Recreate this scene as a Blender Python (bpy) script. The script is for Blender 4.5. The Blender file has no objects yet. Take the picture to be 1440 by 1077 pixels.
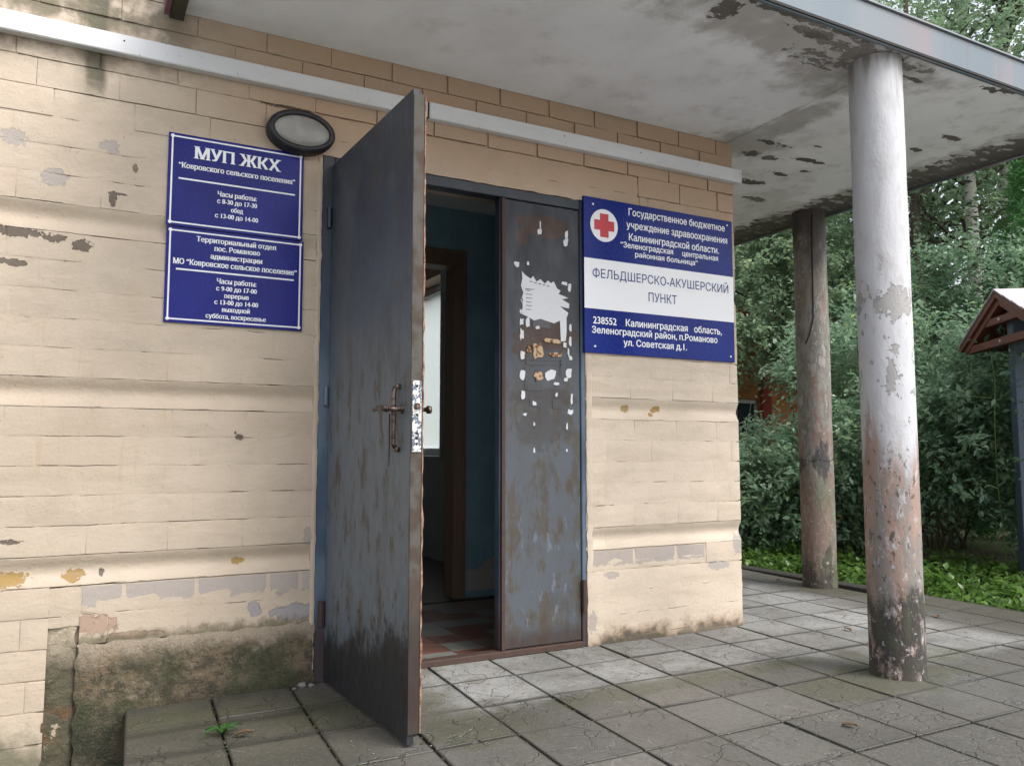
import bpy, bmesh, math, random
import numpy as np
from mathutils import Vector, Matrix
random.seed(7)
SC = bpy.context.scene
COL = SC.collection
R = math.radians

# ------------------------------------------------------------------ camera, world, sun, exposure
cd = bpy.data.cameras.new('camera'); cam = bpy.data.objects.new('camera', cd); COL.objects.link(cam)
cd.sensor_fit = 'HORIZONTAL'; cd.sensor_width = 36.0; cd.lens = 36.0 * 1142.65 / 1440.0
cd.clip_start = 0.02; cd.clip_end = 600
YAW, PITCH = .493951, .0851921
fw = Vector((math.sin(YAW)*math.cos(PITCH), math.cos(YAW)*math.cos(PITCH), math.sin(PITCH)))
cam.location = (0, -3.068, .851)
cam.rotation_euler = fw.to_track_quat('-Z', 'Y').to_euler()
SC.camera = cam
SC.view_settings.view_transform = 'Standard'; SC.view_settings.look = 'None'
SC.view_settings.exposure = 1.2; SC.view_settings.gamma = 1; SC.view_settings.use_curve_mapping = False
SUN_EL, SUN_AZ = R(52), R(150)     # azimuth clockwise from +y
W = bpy.data.worlds.new('World'); SC.world = W; W.use_nodes = True
wn = W.node_tree.nodes; wl = W.node_tree.links; wn.clear()
sky = wn.new('ShaderNodeTexSky'); sky.sky_type = 'NISHITA'; sky.sun_disc = False
sky.sun_elevation = SUN_EL; sky.sun_rotation = SUN_AZ
sky.air_density = 1.0; sky.dust_density = 4.0; sky.ozone_density = 1.0
hs = wn.new('ShaderNodeHueSaturation'); hs.inputs['Saturation'].default_value = .30; hs.inputs['Value'].default_value = 1.0
bgn = wn.new('ShaderNodeBackground'); bgn.inputs['Strength'].default_value = .15
wo = wn.new('ShaderNodeOutputWorld')
wl.new(sky.outputs[0], hs.inputs['Color']); wl.new(hs.outputs[0], bgn.inputs['Color']); wl.new(bgn.outputs[0], wo.inputs[0])
sd = bpy.data.lights.new('sun', 'SUN'); sd.energy = 0.9; sd.angle = R(25); sd.color = (1, .97, .92)
sun = bpy.data.objects.new('sun', sd); COL.objects.link(sun)
sdir = Vector((math.sin(SUN_AZ)*math.cos(SUN_EL), math.cos(SUN_AZ)*math.cos(SUN_EL), math.sin(SUN_EL)))
sun.rotation_euler = (-sdir).to_track_quat('-Z', 'Y').to_euler(); sun.location = sdir*20

# ------------------------------------------------------------------ node helper
class S:
    def __init__(s, g, sock): s.g = g; s.s = sock
    def _m(s, op, *o): return s.g.math(op, s, *o)
    def __add__(s, o): return s._m('ADD', o)
    __radd__ = __add__
    def __sub__(s, o): return s._m('SUBTRACT', o)
    def __rsub__(s, o): return s.g.math('SUBTRACT', o, s)
    def __mul__(s, o): return s._m('MULTIPLY', o)
    __rmul__ = __mul__
    def __truediv__(s, o): return s._m('DIVIDE', o)
    def abs(s): return s._m('ABSOLUTE')
    def min(s, o): return s._m('MINIMUM', o)
    def max(s, o): return s._m('MAXIMUM', o)
    def fract(s): return s._m('FRACT')
    def inv(s): return 1.0 - s
class G:
    def __init__(g, nt): g.nt = nt; g._geo = None
    def new(g, t): return g.nt.nodes.new(t)
    def put(g, inp, v):
        if isinstance(v, S): g.nt.links.new(v.s, inp)
        elif isinstance(v, (tuple, list)) and len(v) == 3 and inp.type == 'RGBA': inp.default_value = (*v, 1)
        else: inp.default_value = v
    def math(g, op, a, b=None, c=None):
        n = g.new('ShaderNodeMath'); n.operation = op
        for i, v in enumerate((a, b, c)):
            if v is not None: g.put(n.inputs[i], v)
        return S(g, n.outputs[0])
    def pos(g):
        if g._geo is None: g._geo = g.new('ShaderNodeNewGeometry')
        return S(g, g._geo.outputs['Position'])
    def normal(g):
        g.pos(); return S(g, g._geo.outputs['Normal'])
    def obj(g): return S(g, g.new('ShaderNodeTexCoord').outputs['Object'])
    def rnd(g): return S(g, g.new('ShaderNodeObjectInfo').outputs['Random'])
    def xyz(g, v=None):
        n = g.new('ShaderNodeSeparateXYZ'); g.put(n.inputs[0], v if v is not None else g.pos())
        return [S(g, n.outputs[i]) for i in range(3)]
    def vec(g, x, y, z):
        n = g.new('ShaderNodeCombineXYZ')
        for i, v in enumerate((x, y, z)): g.put(n.inputs[i], v)
        return S(g, n.outputs[0])
    def sc(g, v, k):
        n = g.new('ShaderNodeVectorMath'); n.operation = 'MULTIPLY'; g.put(n.inputs[0], v)
        n.inputs[1].default_value = k if isinstance(k, (tuple, list)) else (k, k, k); return S(g, n.outputs[0])
    def noise(g, scale=5, v=None, detail=4, rough=.55, k=None, dist=0, off=0):
        v = v if v is not None else g.pos()
        if k: v = g.sc(v, k)
        if off:
            n0 = g.new('ShaderNodeVectorMath'); n0.operation = 'ADD'; g.put(n0.inputs[0], v); n0.inputs[1].default_value = (off, off*.7, off*1.3); v = S(g, n0.outputs[0])
        n = g.new('ShaderNodeTexNoise'); g.put(n.inputs['Vector'], v); n.inputs['Scale'].default_value = scale
        n.inputs['Detail'].default_value = detail; n.inputs['Roughness'].default_value = rough; n.inputs['Distortion'].default_value = dist
        return S(g, n.outputs[0])
    def vor(g, scale, v=None, feature='F1', out='Distance'):
        n = g.new('ShaderNodeTexVoronoi'); n.feature = feature; g.put(n.inputs['Vector'], v if v is not None else g.pos())
        n.inputs['Scale'].default_value = scale; return S(g, n.outputs[out])
    def ss(g, a, lo, hi, o0=0., o1=1.):
        n = g.new('ShaderNodeMapRange'); n.interpolation_type = 'SMOOTHSTEP'; g.put(n.inputs[0], a)
        for i, v in zip((1, 2, 3, 4), (lo, hi, o0, o1)): g.put(n.inputs[i], v)
        return S(g, n.outputs[0])
    def mix(g, f, a, b):
        n = g.new('ShaderNodeMix'); n.data_type = 'RGBA'; g.put(n.inputs[0], f); g.put(n.inputs[6], a); g.put(n.inputs[7], b)
        return S(g, n.outputs[2])
    def blobs(g, u, v, lst, amp=.6, scale=25, edge=.12):
        """mask of ragged patches (cx, cy, rx, ry)"""
        w = g.noise(scale, detail=5, rough=.65)
        best = None
        for cx, cy, rx, ry in lst:
            dx = (u-cx)*(1/rx); dy = (v-cy)*(1/ry)
            d = dx*dx + dy*dy
            best = d if best is None else best.min(d)
        return g.ss(best + (w-.5)*(amp*9), 1-edge, 1+edge, 1., 0.)
ALB = {'painted_brick': .80, 'painted_render': .80, 'bare_silicate_brick': .80, 'scuffed_painted_brick': .80, 'mossy_rough_render': .66, 'wet_concrete_paver': .76,
       'flaking_white_paint_column': .80, 'weathered_blue_black_steel': .85, 'weathered_blue_steel_with_glue': .76, 'white_plastic_trunking': .92, 'white_paper': .85, 'brown_door_casing': .8, 'galvanised_fascia': .62}
def mat(name, fn=None, color=None, rough=.6, metal=0., spec=None):
    m = bpy.data.materials.new(name); m.use_nodes = True
    nt = m.node_tree; b = nt.nodes['Principled BSDF']; g = G(nt)
    b.inputs['Roughness'].default_value = rough; b.inputs['Metallic'].default_value = metal
    if color: b.inputs['Base Color'].default_value = (*color, 1)
    if spec is not None: b.inputs['Specular IOR Level'].default_value = spec
    if fn:
        d = fn(g)
        if 'color' in d and name in ALB: d['color'] = g.sc(d['color'], ALB[name])
        if 'color' in d: g.put(b.inputs['Base Color'], d['color'])
        if 'rough' in d: g.put(b.inputs['Roughness'], d['rough'])
        if 'metal' in d: g.put(b.inputs['Metallic'], d['metal'])
        if 'spec' in d: g.put(b.inputs['Specular IOR Level'], d['spec'])
        if 'bump' in d:
            n = g.new('ShaderNodeBump'); g.put(n.inputs['Height'], d['bump']); n.inputs['Distance'].default_value = d.get('dist', .004); n.inputs['Strength'].default_value = 1
            nt.links.new(n.outputs[0], b.inputs['Normal'])
    return m
# ------------------------------------------------------------------ materials
M = {}
ZK = [.027 + .0975*k for k in range(40)]
def wall_fn(chips=None, plaster=False, mossy=False):
    def fn(g):
        x, y, z = g.xyz()
        n1 = g.noise(1.6, detail=3); n2 = g.noise(9, detail=5, rough=.6); n3 = g.noise(90, detail=3)
        c = g.mix(g.ss(n1, .3, .7), (.595, .482, .372), (.655, .545, .43))
        c = g.mix(g.ss(n2, .45, .75)*.35, c, (.55, .44, .32))
        # less faded paint under the porch roof, plus its shade darkened into the colour
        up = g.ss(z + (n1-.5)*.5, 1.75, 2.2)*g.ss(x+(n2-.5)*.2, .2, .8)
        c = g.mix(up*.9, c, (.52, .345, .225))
        lo = g.ss(x, 1.9, 2.1)*g.ss(z, 1.4, 1.2)
        c = g.mix(lo*.6, c, (.77, .655, .53))
        # vertical ochre runs
        st = g.noise(1, k=(38, 38, 3.2), detail=3, off=3)
        stm = g.ss(st, .58, .72)*g.ss(z, .55, .75)*g.ss(z, 1.35, 1.1)*g.ss(x, .75, .2)
        c = g.mix(stm*.35, c, (.55, .38, .20))
        # grime near ledges
        gr = g.ss(g.noise(3, k=(1, 1, 2.2), detail=7, rough=.65, off=9), .45, .75)
        c = g.mix(gr*.42, c, (.40, .34, .26))
        # dark grime under trunking at the left, with the green run
        gr2 = g.ss(z, 2.12, 2.23)*g.ss(x, .55, .0)*g.ss(n2, .35, .6)
        c = g.mix(gr2*.75, c, (.17, .125, .08))
        run = g.ss((x-.018+(n2-.5)*.05).abs(), .042, .02)*g.ss(z+(n2-.5)*.12, 2.06, 2.13)
        c = g.mix(run*.9, c, (.045, .05, .022))
        run2 = g.ss((x-.0).abs(), .07, .0)*g.ss(z, 1.98, 2.12)*.4
        c = g.mix(run2, c, (.20, .17, .11))
        top = g.ss(z+(n2-.5)*.1, 2.30, 2.36)*g.ss(x, .36, .2)*g.ss(n2, .42, .55)
        c = g.mix(top*.6, c, (.16, .15, .09))
        # ochre chips, dark spots, and holes with their inner dark painted as colour
        och = g.blobs(x, z, [(-.23, .447, .115, .034), (.017, .447, .03, .018), (.538, .462, .02, .012), (2.252, 1.052, .022, .02), (2.43, 1.052, .03, .018), (2.40, 1.03, .02, .01)], .7, 34)
        c = g.mix(och, c, (.38, .24, .075))
        greyc = g.blobs(x, z, [(-.212, 1.885, .035, .03), (.071, 1.905, .03, .022), (-.09, 1.77, .04, .03), (.785, .537, .014, .035), (2.055, .10, .02, .045), (2.925, .40, .03, .05), (2.795, .305, .07, .02), (2.16, .30, .04, .015)], .5, 45)
        c = g.mix(greyc*.85, c, (.43, .385, .355))
        dark_spots = g.blobs(x, z, [(-.21, 1.571, .10, .016), (-.08, 1.562, .035, .012), (-.0, 1.548, .03, .02), (-.19, 1.468, .03, .012), (-.24, 1.47, .04, .01), (-.165, .567, .03, .008), (.087, 1.723, .011, .026), (.10, 1.742, .03, .005), (.152, 1.842, .009, .014), (.531, .905, .014, .011), (.515, .922, .005, .006), (.66, 2.17, .09, .006), (.1, .455, .008, .012)], .6, 60)
        c = g.mix(dark_spots*.85, c, (.085, .058, .04))
        # dirty foot of the wall
        foot = g.ss(z+(n2-.5)*.22+(n3-.5)*.05, .10, .0)*g.ss(x, 1.9, 2.1)
        c = g.mix(foot*.8, c, (.24, .15, .08))
        foot2 = g.ss(z+(n2-.5)*.25, .045, .0)*g.ss(x, 1.9, 2.1)
        c = g.mix(foot2*.8, c, (.06, .055, .04))
        # moss at the left foot
        ms = g.ss(z+(n2-.5)*.35, .02, -.12)*g.ss(x, .9, .8)
        c = g.mix(ms*.8, c, (.10, .10, .05))
        # hair cracks following the bed joints
        fz = ((z - .027 + (g.noise(5, k=(1, 1, .2), detail=2, off=5)-.5)*.018)*(1/.0975) + .5).fract() - .5
        cr = g.ss(fz.abs(), .028, .0)*g.ss(g.noise(9, k=(1, 1, .6), detail=5, off=12), .54, .62)
        c = g.mix(cr*.5, c, (.13, .09, .06))
        ch = g.noise(1, k=(2.2, 2.2, 16), detail=5, off=31)
        c = g.mix(g.ss(ch, .50, .68)*.30, c, (.50, .40, .30))
        c = g.mix(g.ss(g.noise(55, detail=4, rough=.7, off=17), .66, .70)*.5, c, (.30, .23, .17))
        if plaster:
            nn = g.noise(14, detail=8, rough=.75, off=4)
            c = g.mix(g.ss(nn, .5, .7)*.2, c, (.45, .36, .26))
        bump = n2*.5 + g.noise(26, detail=6, rough=.68, k=(1, 1, 1.4))*.5 + n3*.2 - cr*.4 - dark_spots*.9 - och*.15 - greyc*.15
        return dict(color=c, rough=g.ss(n2, .2, .8, .55, .75), bump=bump, dist=.006)
    return fn
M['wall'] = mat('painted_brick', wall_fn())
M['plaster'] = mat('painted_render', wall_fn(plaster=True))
def worn_fn(g):
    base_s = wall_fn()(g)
    x, y, z = g.xyz()
    n = g.noise(22, detail=6, rough=.7, off=2); r = g.rnd()
    # grey silicate brick where the paint has come off, paint holding on along the lower edge
    edge = g.ss(z + (n-.5)*.075, .340, .352)
    c = g.mix(g.noise(3, detail=4), (.44, .40, .38), (.50, .42, .36))
    c = g.mix(g.ss(n, .55, .7)*.3, c, (.30, .29, .27))
    return dict(color=g.mix(edge, base_s['color'], c), rough=.8, bump=base_s['bump'] - edge*.5, dist=.006)
M['worn'] = mat('bare_silicate_brick', worn_fn)
def worn2_fn(g):
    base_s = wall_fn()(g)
    x, y, z = g.xyz()
    n = g.noise(16, detail=6, rough=.7, off=6)
    e = g.blobs(x, z, [(.745, .268, .09, .03), (.09, .285, .06, .03), (.60, .29, .02, .03), (.2, .24, .1, .012)], .6, 30)
    c = g.mix(g.ss(x, .3, .5), (.47, .33, .25), (.40, .37, .37))
    mo = g.ss(z+(n-.5)*.12, .265, .225)
    c2 = g.mix(e, base_s['color'], c)
    return dict(color=g.mix(mo*.8, c2, (.13, .115, .06)), rough=.8, bump=base_s['bump'] - e*.4, dist=.006)
M['worn2'] = mat('scuffed_painted_brick', worn2_fn)
def mossy_fn(g):
    x, y, z = g.xyz()
    a = g.noise(26, detail=8, rough=.75); b = g.noise(5, detail=5, off=3); c_ = g.noise(11, detail=6, rough=.7, off=8); f = g.noise(130, detail=3, off=1)
    c = g.mix(g.ss(b, .38, .62), (.27, .20, .125), (.17, .155, .095))
    c = g.mix(g.ss(a, .48, .58)*.75, c, (.07, .065, .04))
    c = g.mix(g.ss(c_, .58, .7)*.55, c, (.38, .23, .15))
    c = g.mix(g.ss(a, .32, .44), (.48, .39, .28), c)
    mo = g.ss(b + (c_-.5)*.6, .46, .6)*g.ss(z + (c_-.5)*.3, .30, .02)
    c = g.mix(mo*.7, c, (.055, .065, .022))
    wet = g.ss(z+(b-.5)*.15+g.ss(x, .1, .5)*-.05, .03, -.05)
    c = g.mix(wet*.6, c, (.03, .033, .017))
    fade = g.ss(z+(c_-.5)*.22+(a-.5)*.12, .15, .215)
    c = g.mix(fade*.92, c, (.55, .45, .34))
    c = g.mix(g.ss(f, .5, .8)*.3, c, (.4, .36, .3))
    return dict(color=c, rough=.85, bump=a*.9+c_*.7+f*.3, dist=.018)
M['mossy'] = mat('mossy_rough_render', mossy_fn)
def chase_fn(g):
    x, y, z = g.xyz()
    a = g.noise(18, detail=8, rough=.7); b = g.noise(8, detail=4, off=5)
    c = g.mix(g.ss(a, .4, .6), (.50, .42, .32), (.30, .25, .18))
    c = g.mix(g.ss(z+(a-.5)*.3, .27, .12)*.9, c, (.06, .055, .03))
    c = g.mix(g.ss(z+(b-.5)*.2, .06, .0)*g.ss(z, -.1, -.02)*g.ss(b, .45, .6), c, (.25, .09, .04))
    c = g.mix(g.ss(a, .62, .68)*g.ss(z, .25, .15)*.9, c, (.55, .45, .33))
    return dict(color=c, rough=.9, bump=a+b*.5, dist=.02)
M['chase'] = mat('crumbling_chase', chase_fn)
def paver_fn(g):
    x, y, z = g.xyz(); r = g.rnd()
    n = g.noise(2.2, detail=4); f = g.noise(60, detail=4, rough=.75); sp = g.noise(130, detail=3, rough=.7)
    o = g.obj()
    wv = g.new('ShaderNodeVectorMath'); wv.operation = 'ADD'
    nn = g.new('ShaderNodeTexNoise'); g.put(nn.inputs['Vector'], g.pos()); nn.inputs['Scale'].default_value = 11; nn.inputs['Detail'].default_value = 3
    sc_ = g.sc(S(g, nn.outputs['Color']), .11); g.put(wv.inputs[0], g.pos()); g.put(wv.inputs[1], sc_)
    vv = S(g, wv.outputs[0])
    e = g.vor(9, vv, 'DISTANCE_TO_EDGE')
    line = g.ss(e, .0, .03, 1., 0.)*g.ss(g.noise(6, detail=3, off=7)+(r-.5)*.15, .44, .55)
    dry = g.ss(y + (g.noise(4, detail=6, rough=.65)-.5)*.5, -.66, -.44)*g.ss(x+(f-.5)*.2, .95, 1.25)
    dry2 = g.ss(y, -.95, -.8)*g.ss(x, 2.95, 3.05)
    dry = dry.max(dry2*.75)
    dry = dry*g.ss(x+(n-.5)*.5, 4.05, 3.75)
    wetc = g.mix(r, (.160, .156, .145), (.108, .105, .098))
    wetc = g.mix(g.ss(n, .4, .65)*.7, wetc, (.150, .140, .125))
    dryc = g.mix(r, (.29, .29, .28), (.37, .37, .36))
    dryc = g.mix(g.ss(g.noise(7, detail=6, off=2), .52, .68)*.6, dryc, (.19, .17, .14))
    c = g.mix(dry, wetc, dryc)
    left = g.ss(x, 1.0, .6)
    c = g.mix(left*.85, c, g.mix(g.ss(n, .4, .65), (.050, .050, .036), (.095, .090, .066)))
    moss = g.blobs(x, y, [(2.80, -.95, .36, .19), (2.6, -.95, .3, .12), (3.2, -.8, .25, .12), (.9, -.35, .3, .2), (1.15, -.72, .22, .15), (2.0, -.63, .9, .07), (.3, -.2, .25, .1), (4.25, .6, .2, .3)], .6, 6, .5)
    c = g.mix(moss*.55, c, (.085, .09, .045))
    edge = g.ss(x+(n-.5)*.3, 3.95, 4.25)
    pt = g.noise(1.3, detail=6, rough=.7, off=40)
    c = g.mix(g.ss(pt, .48, .62)*.4, c, (.075, .072, .062))
    c = g.mix(edge*.6, c, (.085, .078, .055))
    gt = g.noise(38, detail=6, rough=.75, off=50)
    c = g.mix(g.ss(gt, .50, .66)*.5, c, (.055, .052, .042))
    c = g.mix(g.ss(f, .45, .8)*.4, c, (.06, .055, .045))
    c = g.mix(g.ss(sp, .60, .66)*.45, c, (.42, .39, .34))
    lit = g.ss(g.noise(2.5, detail=2, off=20), .5, .58)
    c = g.mix(line*.24, c, (.055, .05, .042))
    white = g.ss(e, .0, .035, 1., 0.)*g.ss(g.noise(3.1, detail=2, off=15), .58, .66)
    c = g.mix(white*.22, c, (.48, .46, .42))
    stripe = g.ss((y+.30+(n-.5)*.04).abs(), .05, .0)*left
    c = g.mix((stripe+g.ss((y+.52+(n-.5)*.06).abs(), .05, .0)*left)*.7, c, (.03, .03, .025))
    ox, oy, oz = g.xyz(o); ed = g.ss((ox-oy*.06).abs(), .1225, .1315).max(g.ss(oy.abs(), .1325, .1415))
    c = g.mix(ed*.8, c, (.035, .032, .026))
    rough = g.math('ADD', g.ss(dry, 0., 1., .52, .8), (f-.5)*.3)
    return dict(color=c, rough=rough, bump=f*.35 - line*.8 + sp*.2 + n*.3, dist=.005)
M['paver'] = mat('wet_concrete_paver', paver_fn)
def dirt_fn(g):
    a = g.noise(20, detail=6, rough=.7)
    return dict(color=g.mix(a, (.03, .027, .02), (.085, .075, .05)), rough=.9, bump=a, dist=.02)
M['dirt'] = mat('damp_dirt', dirt_fn)
def grd_fn(g):
    a = g.noise(20, detail=6, rough=.7); b = g.noise(.6, detail=4)
    c = g.mix(a, (.03, .032, .015), (.08, .075, .04)); c = g.mix(g.ss(b, .4, .6)*.7, c, (.035, .07, .016))
    return dict(color=c, rough=.95, bump=a, dist=.04)
M['ground'] = mat('soil_and_grass', grd_fn)
def soffit_fn(g):
    x, y, z = g.xyz()
    n = g.noise(3, detail=6, rough=.6, k=(1.2, 1, 1)); n2 = g.noise(11, detail=6, rough=.65, off=3); f = g.noise(70, detail=3)
    c = g.mix(g.ss(n, .35, .7), (.84, .85, .88), (.76, .765, .785))
    dk = g.ss(n2 + (n-.5)*.4, .52, .72)*g.ss(x, 1.4, 3.)
    c = g.mix(dk*.35, c, (.33, .31, .28))
    soft = g.blobs(x, y, [(2.45, -.95, .75, .16), (2.8, -.95, .34, .3), (2.98, -.03, .20, .18), (3.0, -.3, .1, .35), (4.3, .4, .22, 2.2)], .55, 7, .8)
    c = g.mix(soft*.65, c, (.27, .245, .21))
    nn = g.noise(14, detail=6, rough=.6, k=(.8, 1.5, 1), off=5)
    peel = g.blobs(x, y, [(3.12, .04, .05, .035), (3.26, .04, .05, .025), (3.13, -.12, .09, .02), (3.47, -.03, .10, .022), (3.5, .2, .06, .02), (3.72, .61, .08, .03), (3.85, -.41, .045, .02), (3.86, -.60, .085, .02), (3.45, .38, .09, .035), (2.01, -.96, .05, .06), (2.39, -.99, .10, .022), (2.3, -1.05, .3, .018), (2.57, -1.06, .12, .015), (3.47, -1.03, .07, .018), (3.57, -1.05, .05, .02), (3.1, -.93, .06, .014), (3.6, .1, .03, .02), (3.35, -.2, .03, .012), (3.0, .2, .08, .05)], .9, 22)
    band = g.ss(x + (nn-.5)*.75 + g.ss(y, -.8, .2)*.06, 4.16, 4.22)
    band = band*g.ss(nn, .38, .46)
    col = g.blobs(x, y, [(2.72, -.99, .17, .07), (2.60, -1.0, .2, .05), (2.62, -.86, .16, .05), (2.95, -.99, .15, .04)], .8, 18)*g.ss(nn, .42, .5)
    pm = peel.max(band).max(col*.8)
    c = g.mix(pm, c, g.mix(n2, (.085, .082, .08), (.17, .15, .12)))
    c = g.mix(g.ss(g.noise(1.7, detail=7, rough=.7, off=33), .52, .66)*.35, c, (.42, .40, .37))
    moldy = g.ss(x+(n2-.5)*.4, 4.22, 4.38)
    c = g.mix(moldy*.75, c, (.05, .05, .045))
    return dict(color=c, rough=.8, bump=n2*.5 + f*.15 - pm*1.2, dist=.006)
M['soffit'] = mat('peeling_soffit_paint', soffit_fn)
def fascia_fn(g):
    x, y, z = g.xyz()
    n = g.noise(2.2, k=(1, 1, .2), detail=4); s = g.noise(1, k=(14, 14, .8), detail=4, off=3); f = g.noise(160, detail=3)
    c = g.mix(g.ss(n, .4, .6), (.17, .22, .26), (.22, .255, .285))
    pink = g.ss(n+(s-.5)*.8, .50, .62)*g.ss(x, 2.7, 3.05)
    c = g.mix(pink*.75, c, (.31, .235, .25))
    c = g.mix(g.ss(s, .58, .70)*.55*g.ss(x, 2.4, 3.1), c, (.13, .14, .15))
    c = g.mix(g.ss(f, .60, .7)*.4, c, (.14, .15, .17))
    c = g.mix(g.ss(z, 2.565, 2.575)*.5, c, (.36, .39, .42))
    return dict(color=c, rough=.45, bump=n*.3+f*.1, dist=.003, metal=.15)
M['fascia'] = mat('galvanised_fascia', fascia_fn)
M['fascia_end'] = mat('maroon_painted_end', color=(.16, .06, .08), rough=.7)
def duct_fn(g):
    x, y, z = g.xyz(); n = g.noise(12, k=(.3, 1, 1), detail=5); f = g.noise(70, detail=2)
    c = g.mix(g.ss(n, .4, .7)*.3, (.72, .73, .76), (.5, .49, .47))
    c = g.mix(g.ss(f, .68, .74)*.4, c, (.2, .18, .15))
    return dict(color=c, rough=.38)
M['duct'] = mat('white_plastic_trunking', duct_fn)
M['black'] = mat('black_gap', color=(.01, .01, .011), rough=.8)
def leaf_fn(zb):
    def fn(g):
        o = g.obj(); x, y, z = g.xyz(o)   # door frame of reference: z up from the door foot
        n = g.noise(3, o, detail=4); s = g.noise(1, g.sc(o, (17, 17, 5.5)), detail=5, rough=.65); m = g.noise(9, g.sc(o, (1.6, 1.6, .7)), detail=7, rough=.7, off=4)
        f = g.noise(120, o, detail=3)
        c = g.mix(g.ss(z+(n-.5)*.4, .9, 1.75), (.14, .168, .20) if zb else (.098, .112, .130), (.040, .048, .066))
        c = g.mix(g.ss(n, .4, .7)*.4, c, (.12, .145, .18))
        rust = g.ss(m+(s-.5)*.35, *((.52, .64) if zb else (.48, .60)))*g.ss(z+(n-.5)*.4, 1.35, .95)
        c = g.mix(rust*.8, c, (.095, .078, .055))
        w2 = g.ss(g.noise(6, g.sc(o, (1.5, 1.5, .6)), detail=7, rough=.7, off=14), .50, .66)*(.4 if zb else .6)
        c = g.mix(w2, c, (.07, .058, .045))
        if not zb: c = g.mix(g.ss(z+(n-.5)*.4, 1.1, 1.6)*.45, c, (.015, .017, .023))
        r2 = g.ss(s+(m-.5)*.4, .56, .66)*g.ss(z, 1.95, 1.0)*.5
        c = g.mix(r2, c, (.075, .052, .036))
        sc = g.ss(g.noise(30, g.sc(o, (1, 1, .35)), detail=4, off=8), .60, .66)*g.ss(z, .7, .4)
        c = g.mix(sc*.55, c, (.20, .24, .29))
        if zb:
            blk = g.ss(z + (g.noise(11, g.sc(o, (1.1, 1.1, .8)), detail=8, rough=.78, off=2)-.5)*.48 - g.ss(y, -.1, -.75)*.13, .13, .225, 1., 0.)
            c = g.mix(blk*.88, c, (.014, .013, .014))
            hol = g.ss(g.vor(22, g.sc(o, (1, 1, .55))), .12, .16, 1., 0.)*g.ss(z, .5, .32)
            c = g.mix(hol*.9, c, (.02, .02, .022))
        else:
            tape = g.blobs(x, z, [(.20, 1.83, .14, .05), (.09, 1.78, .03, .05), (.21, 1.33, .16, .06), (.1, 1.27, .05, .05)], .5, 25)
            c = g.mix(tape*.75, c, (.085, .04, .022))
            gl = g.blobs(x, z, [(.20, .95, .13, .10), (.2, 1.06, .16, .04)], .5, 12, .4)
            c = g.mix(gl*.6, c, (.06, .05, .045))
            bot = g.ss(z+(s-.5)*.1, .10, .03)
            c = g.mix(bot*.7, c, (.05, .028, .018))
        c = g.mix(g.ss(f, .6, .75)*.3, c, (.03, .03, .03))
        return dict(color=c, rough=g.ss(m, .3, .7, .38, .62), bump=m*.5+f*.15+s*.2, dist=.003, spec=.4)
    return fn
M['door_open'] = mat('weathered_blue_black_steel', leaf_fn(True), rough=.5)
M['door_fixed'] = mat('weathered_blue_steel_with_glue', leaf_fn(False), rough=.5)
def edge_fn(g):
    n = g.noise(14, detail=5); z = g.xyz()[2]
    c = g.mix(g.ss(n, .4, .6), (.085, .080, .070), (.06, .045, .035))
    c = g.mix(g.ss(z+(n-.5)*.3, .45, .3)*.8, c, (.035, .025, .022))
    return dict(color=c, rough=.8, bump=n, dist=.002, spec=.2)
M['edge'] = mat('grey_brown_door_edge', edge_fn)
def rust_fn(g):
    n = g.noise(40, detail=6, rough=.7)
    c = g.mix(g.ss(n, .35, .55), (.10, .035, .02), (.26, .15, .10)); c = g.mix(g.ss(n, .6, .68), c, (.42, .34, .28))
    return dict(color=c, rough=.85, bump=n, dist=.006)
M['rust'] = mat('flaking_rust', rust_fn)
def rust2_fn(g):
    n = g.noise(30, detail=6, rough=.7)
    return dict(color=g.mix(n, (.03, .018, .014), (.085, .045, .035)), rough=.75, bump=n, dist=.004)
M['rust_dark'] = mat('dark_rusty_steel', rust2_fn)
def frame_fn(g):
    n = g.noise(8, k=(1, 1, .4), detail=5); z = g.xyz()[2]
    c = g.mix(g.ss(n, .4, .65), (.045, .075, .12), (.10, .14, .19)); c = g.mix(g.ss(z, 1.0, 1.9)*.85, c, (.012, .014, .020))
    c = g.mix(g.ss(z+(n-.5)*.2, .28, .15)*.8, c, (.05, .025, .016))
    return dict(color=c, rough=.45, bump=n, dist=.003)
M['frame'] = mat('blue_black_steel_frame', frame_fn)
M['bronze'] = mat('worn_dark_bronze', lambda g: dict(color=g.mix(g.ss(g.noise(60, detail=3), .4, .65), (.06, .045, .038), (.16, .12, .10)), rough=.32, metal=.7))
def plate_fn(g):
    n = g.noise(70, detail=4, rough=.7)
    return dict(color=g.mix(g.ss(n, .50, .54), (.10, .13, .18), (.62, .60, .56)), rough=.5, metal=.3, bump=n, dist=.002)
M['lock'] = mat('chipped_lock_plate', plate_fn)
def paper_fn(g):
    n = g.noise(50, detail=4); return dict(color=g.mix(g.ss(n, .6, .8)*.3, (.74, .75, .78), (.5, .48, .45)), rough=.8)
M['paper'] = mat('white_paper', paper_fn)
M['tan_paper'] = mat('glue_stained_paper', lambda g: dict(color=g.mix(g.ss(g.noise(55, detail=5), .45, .55), (.50, .36, .22), (.13, .05, .025)), rough=.8))
M['ink'] = mat('faint_print', color=(.16, .16, .18), rough=.8)
def sblue(a, b):
    def fn(g):
        n = g.noise(4, detail=3); f = g.noise(120, detail=2)
        return dict(color=g.mix(g.ss(n, .35, .7), a, b), rough=g.ss(f, .3, .7, .22, .30), spec=.16)
    return fn
M['sign_blue'] = mat('glossy_royal_blue', sblue((.004, .016, .165), (.006, .022, .20)))
M['sign_violet'] = mat('glossy_violet_blue', sblue((.007, .010, .15), (.012, .017, .20)))
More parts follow.
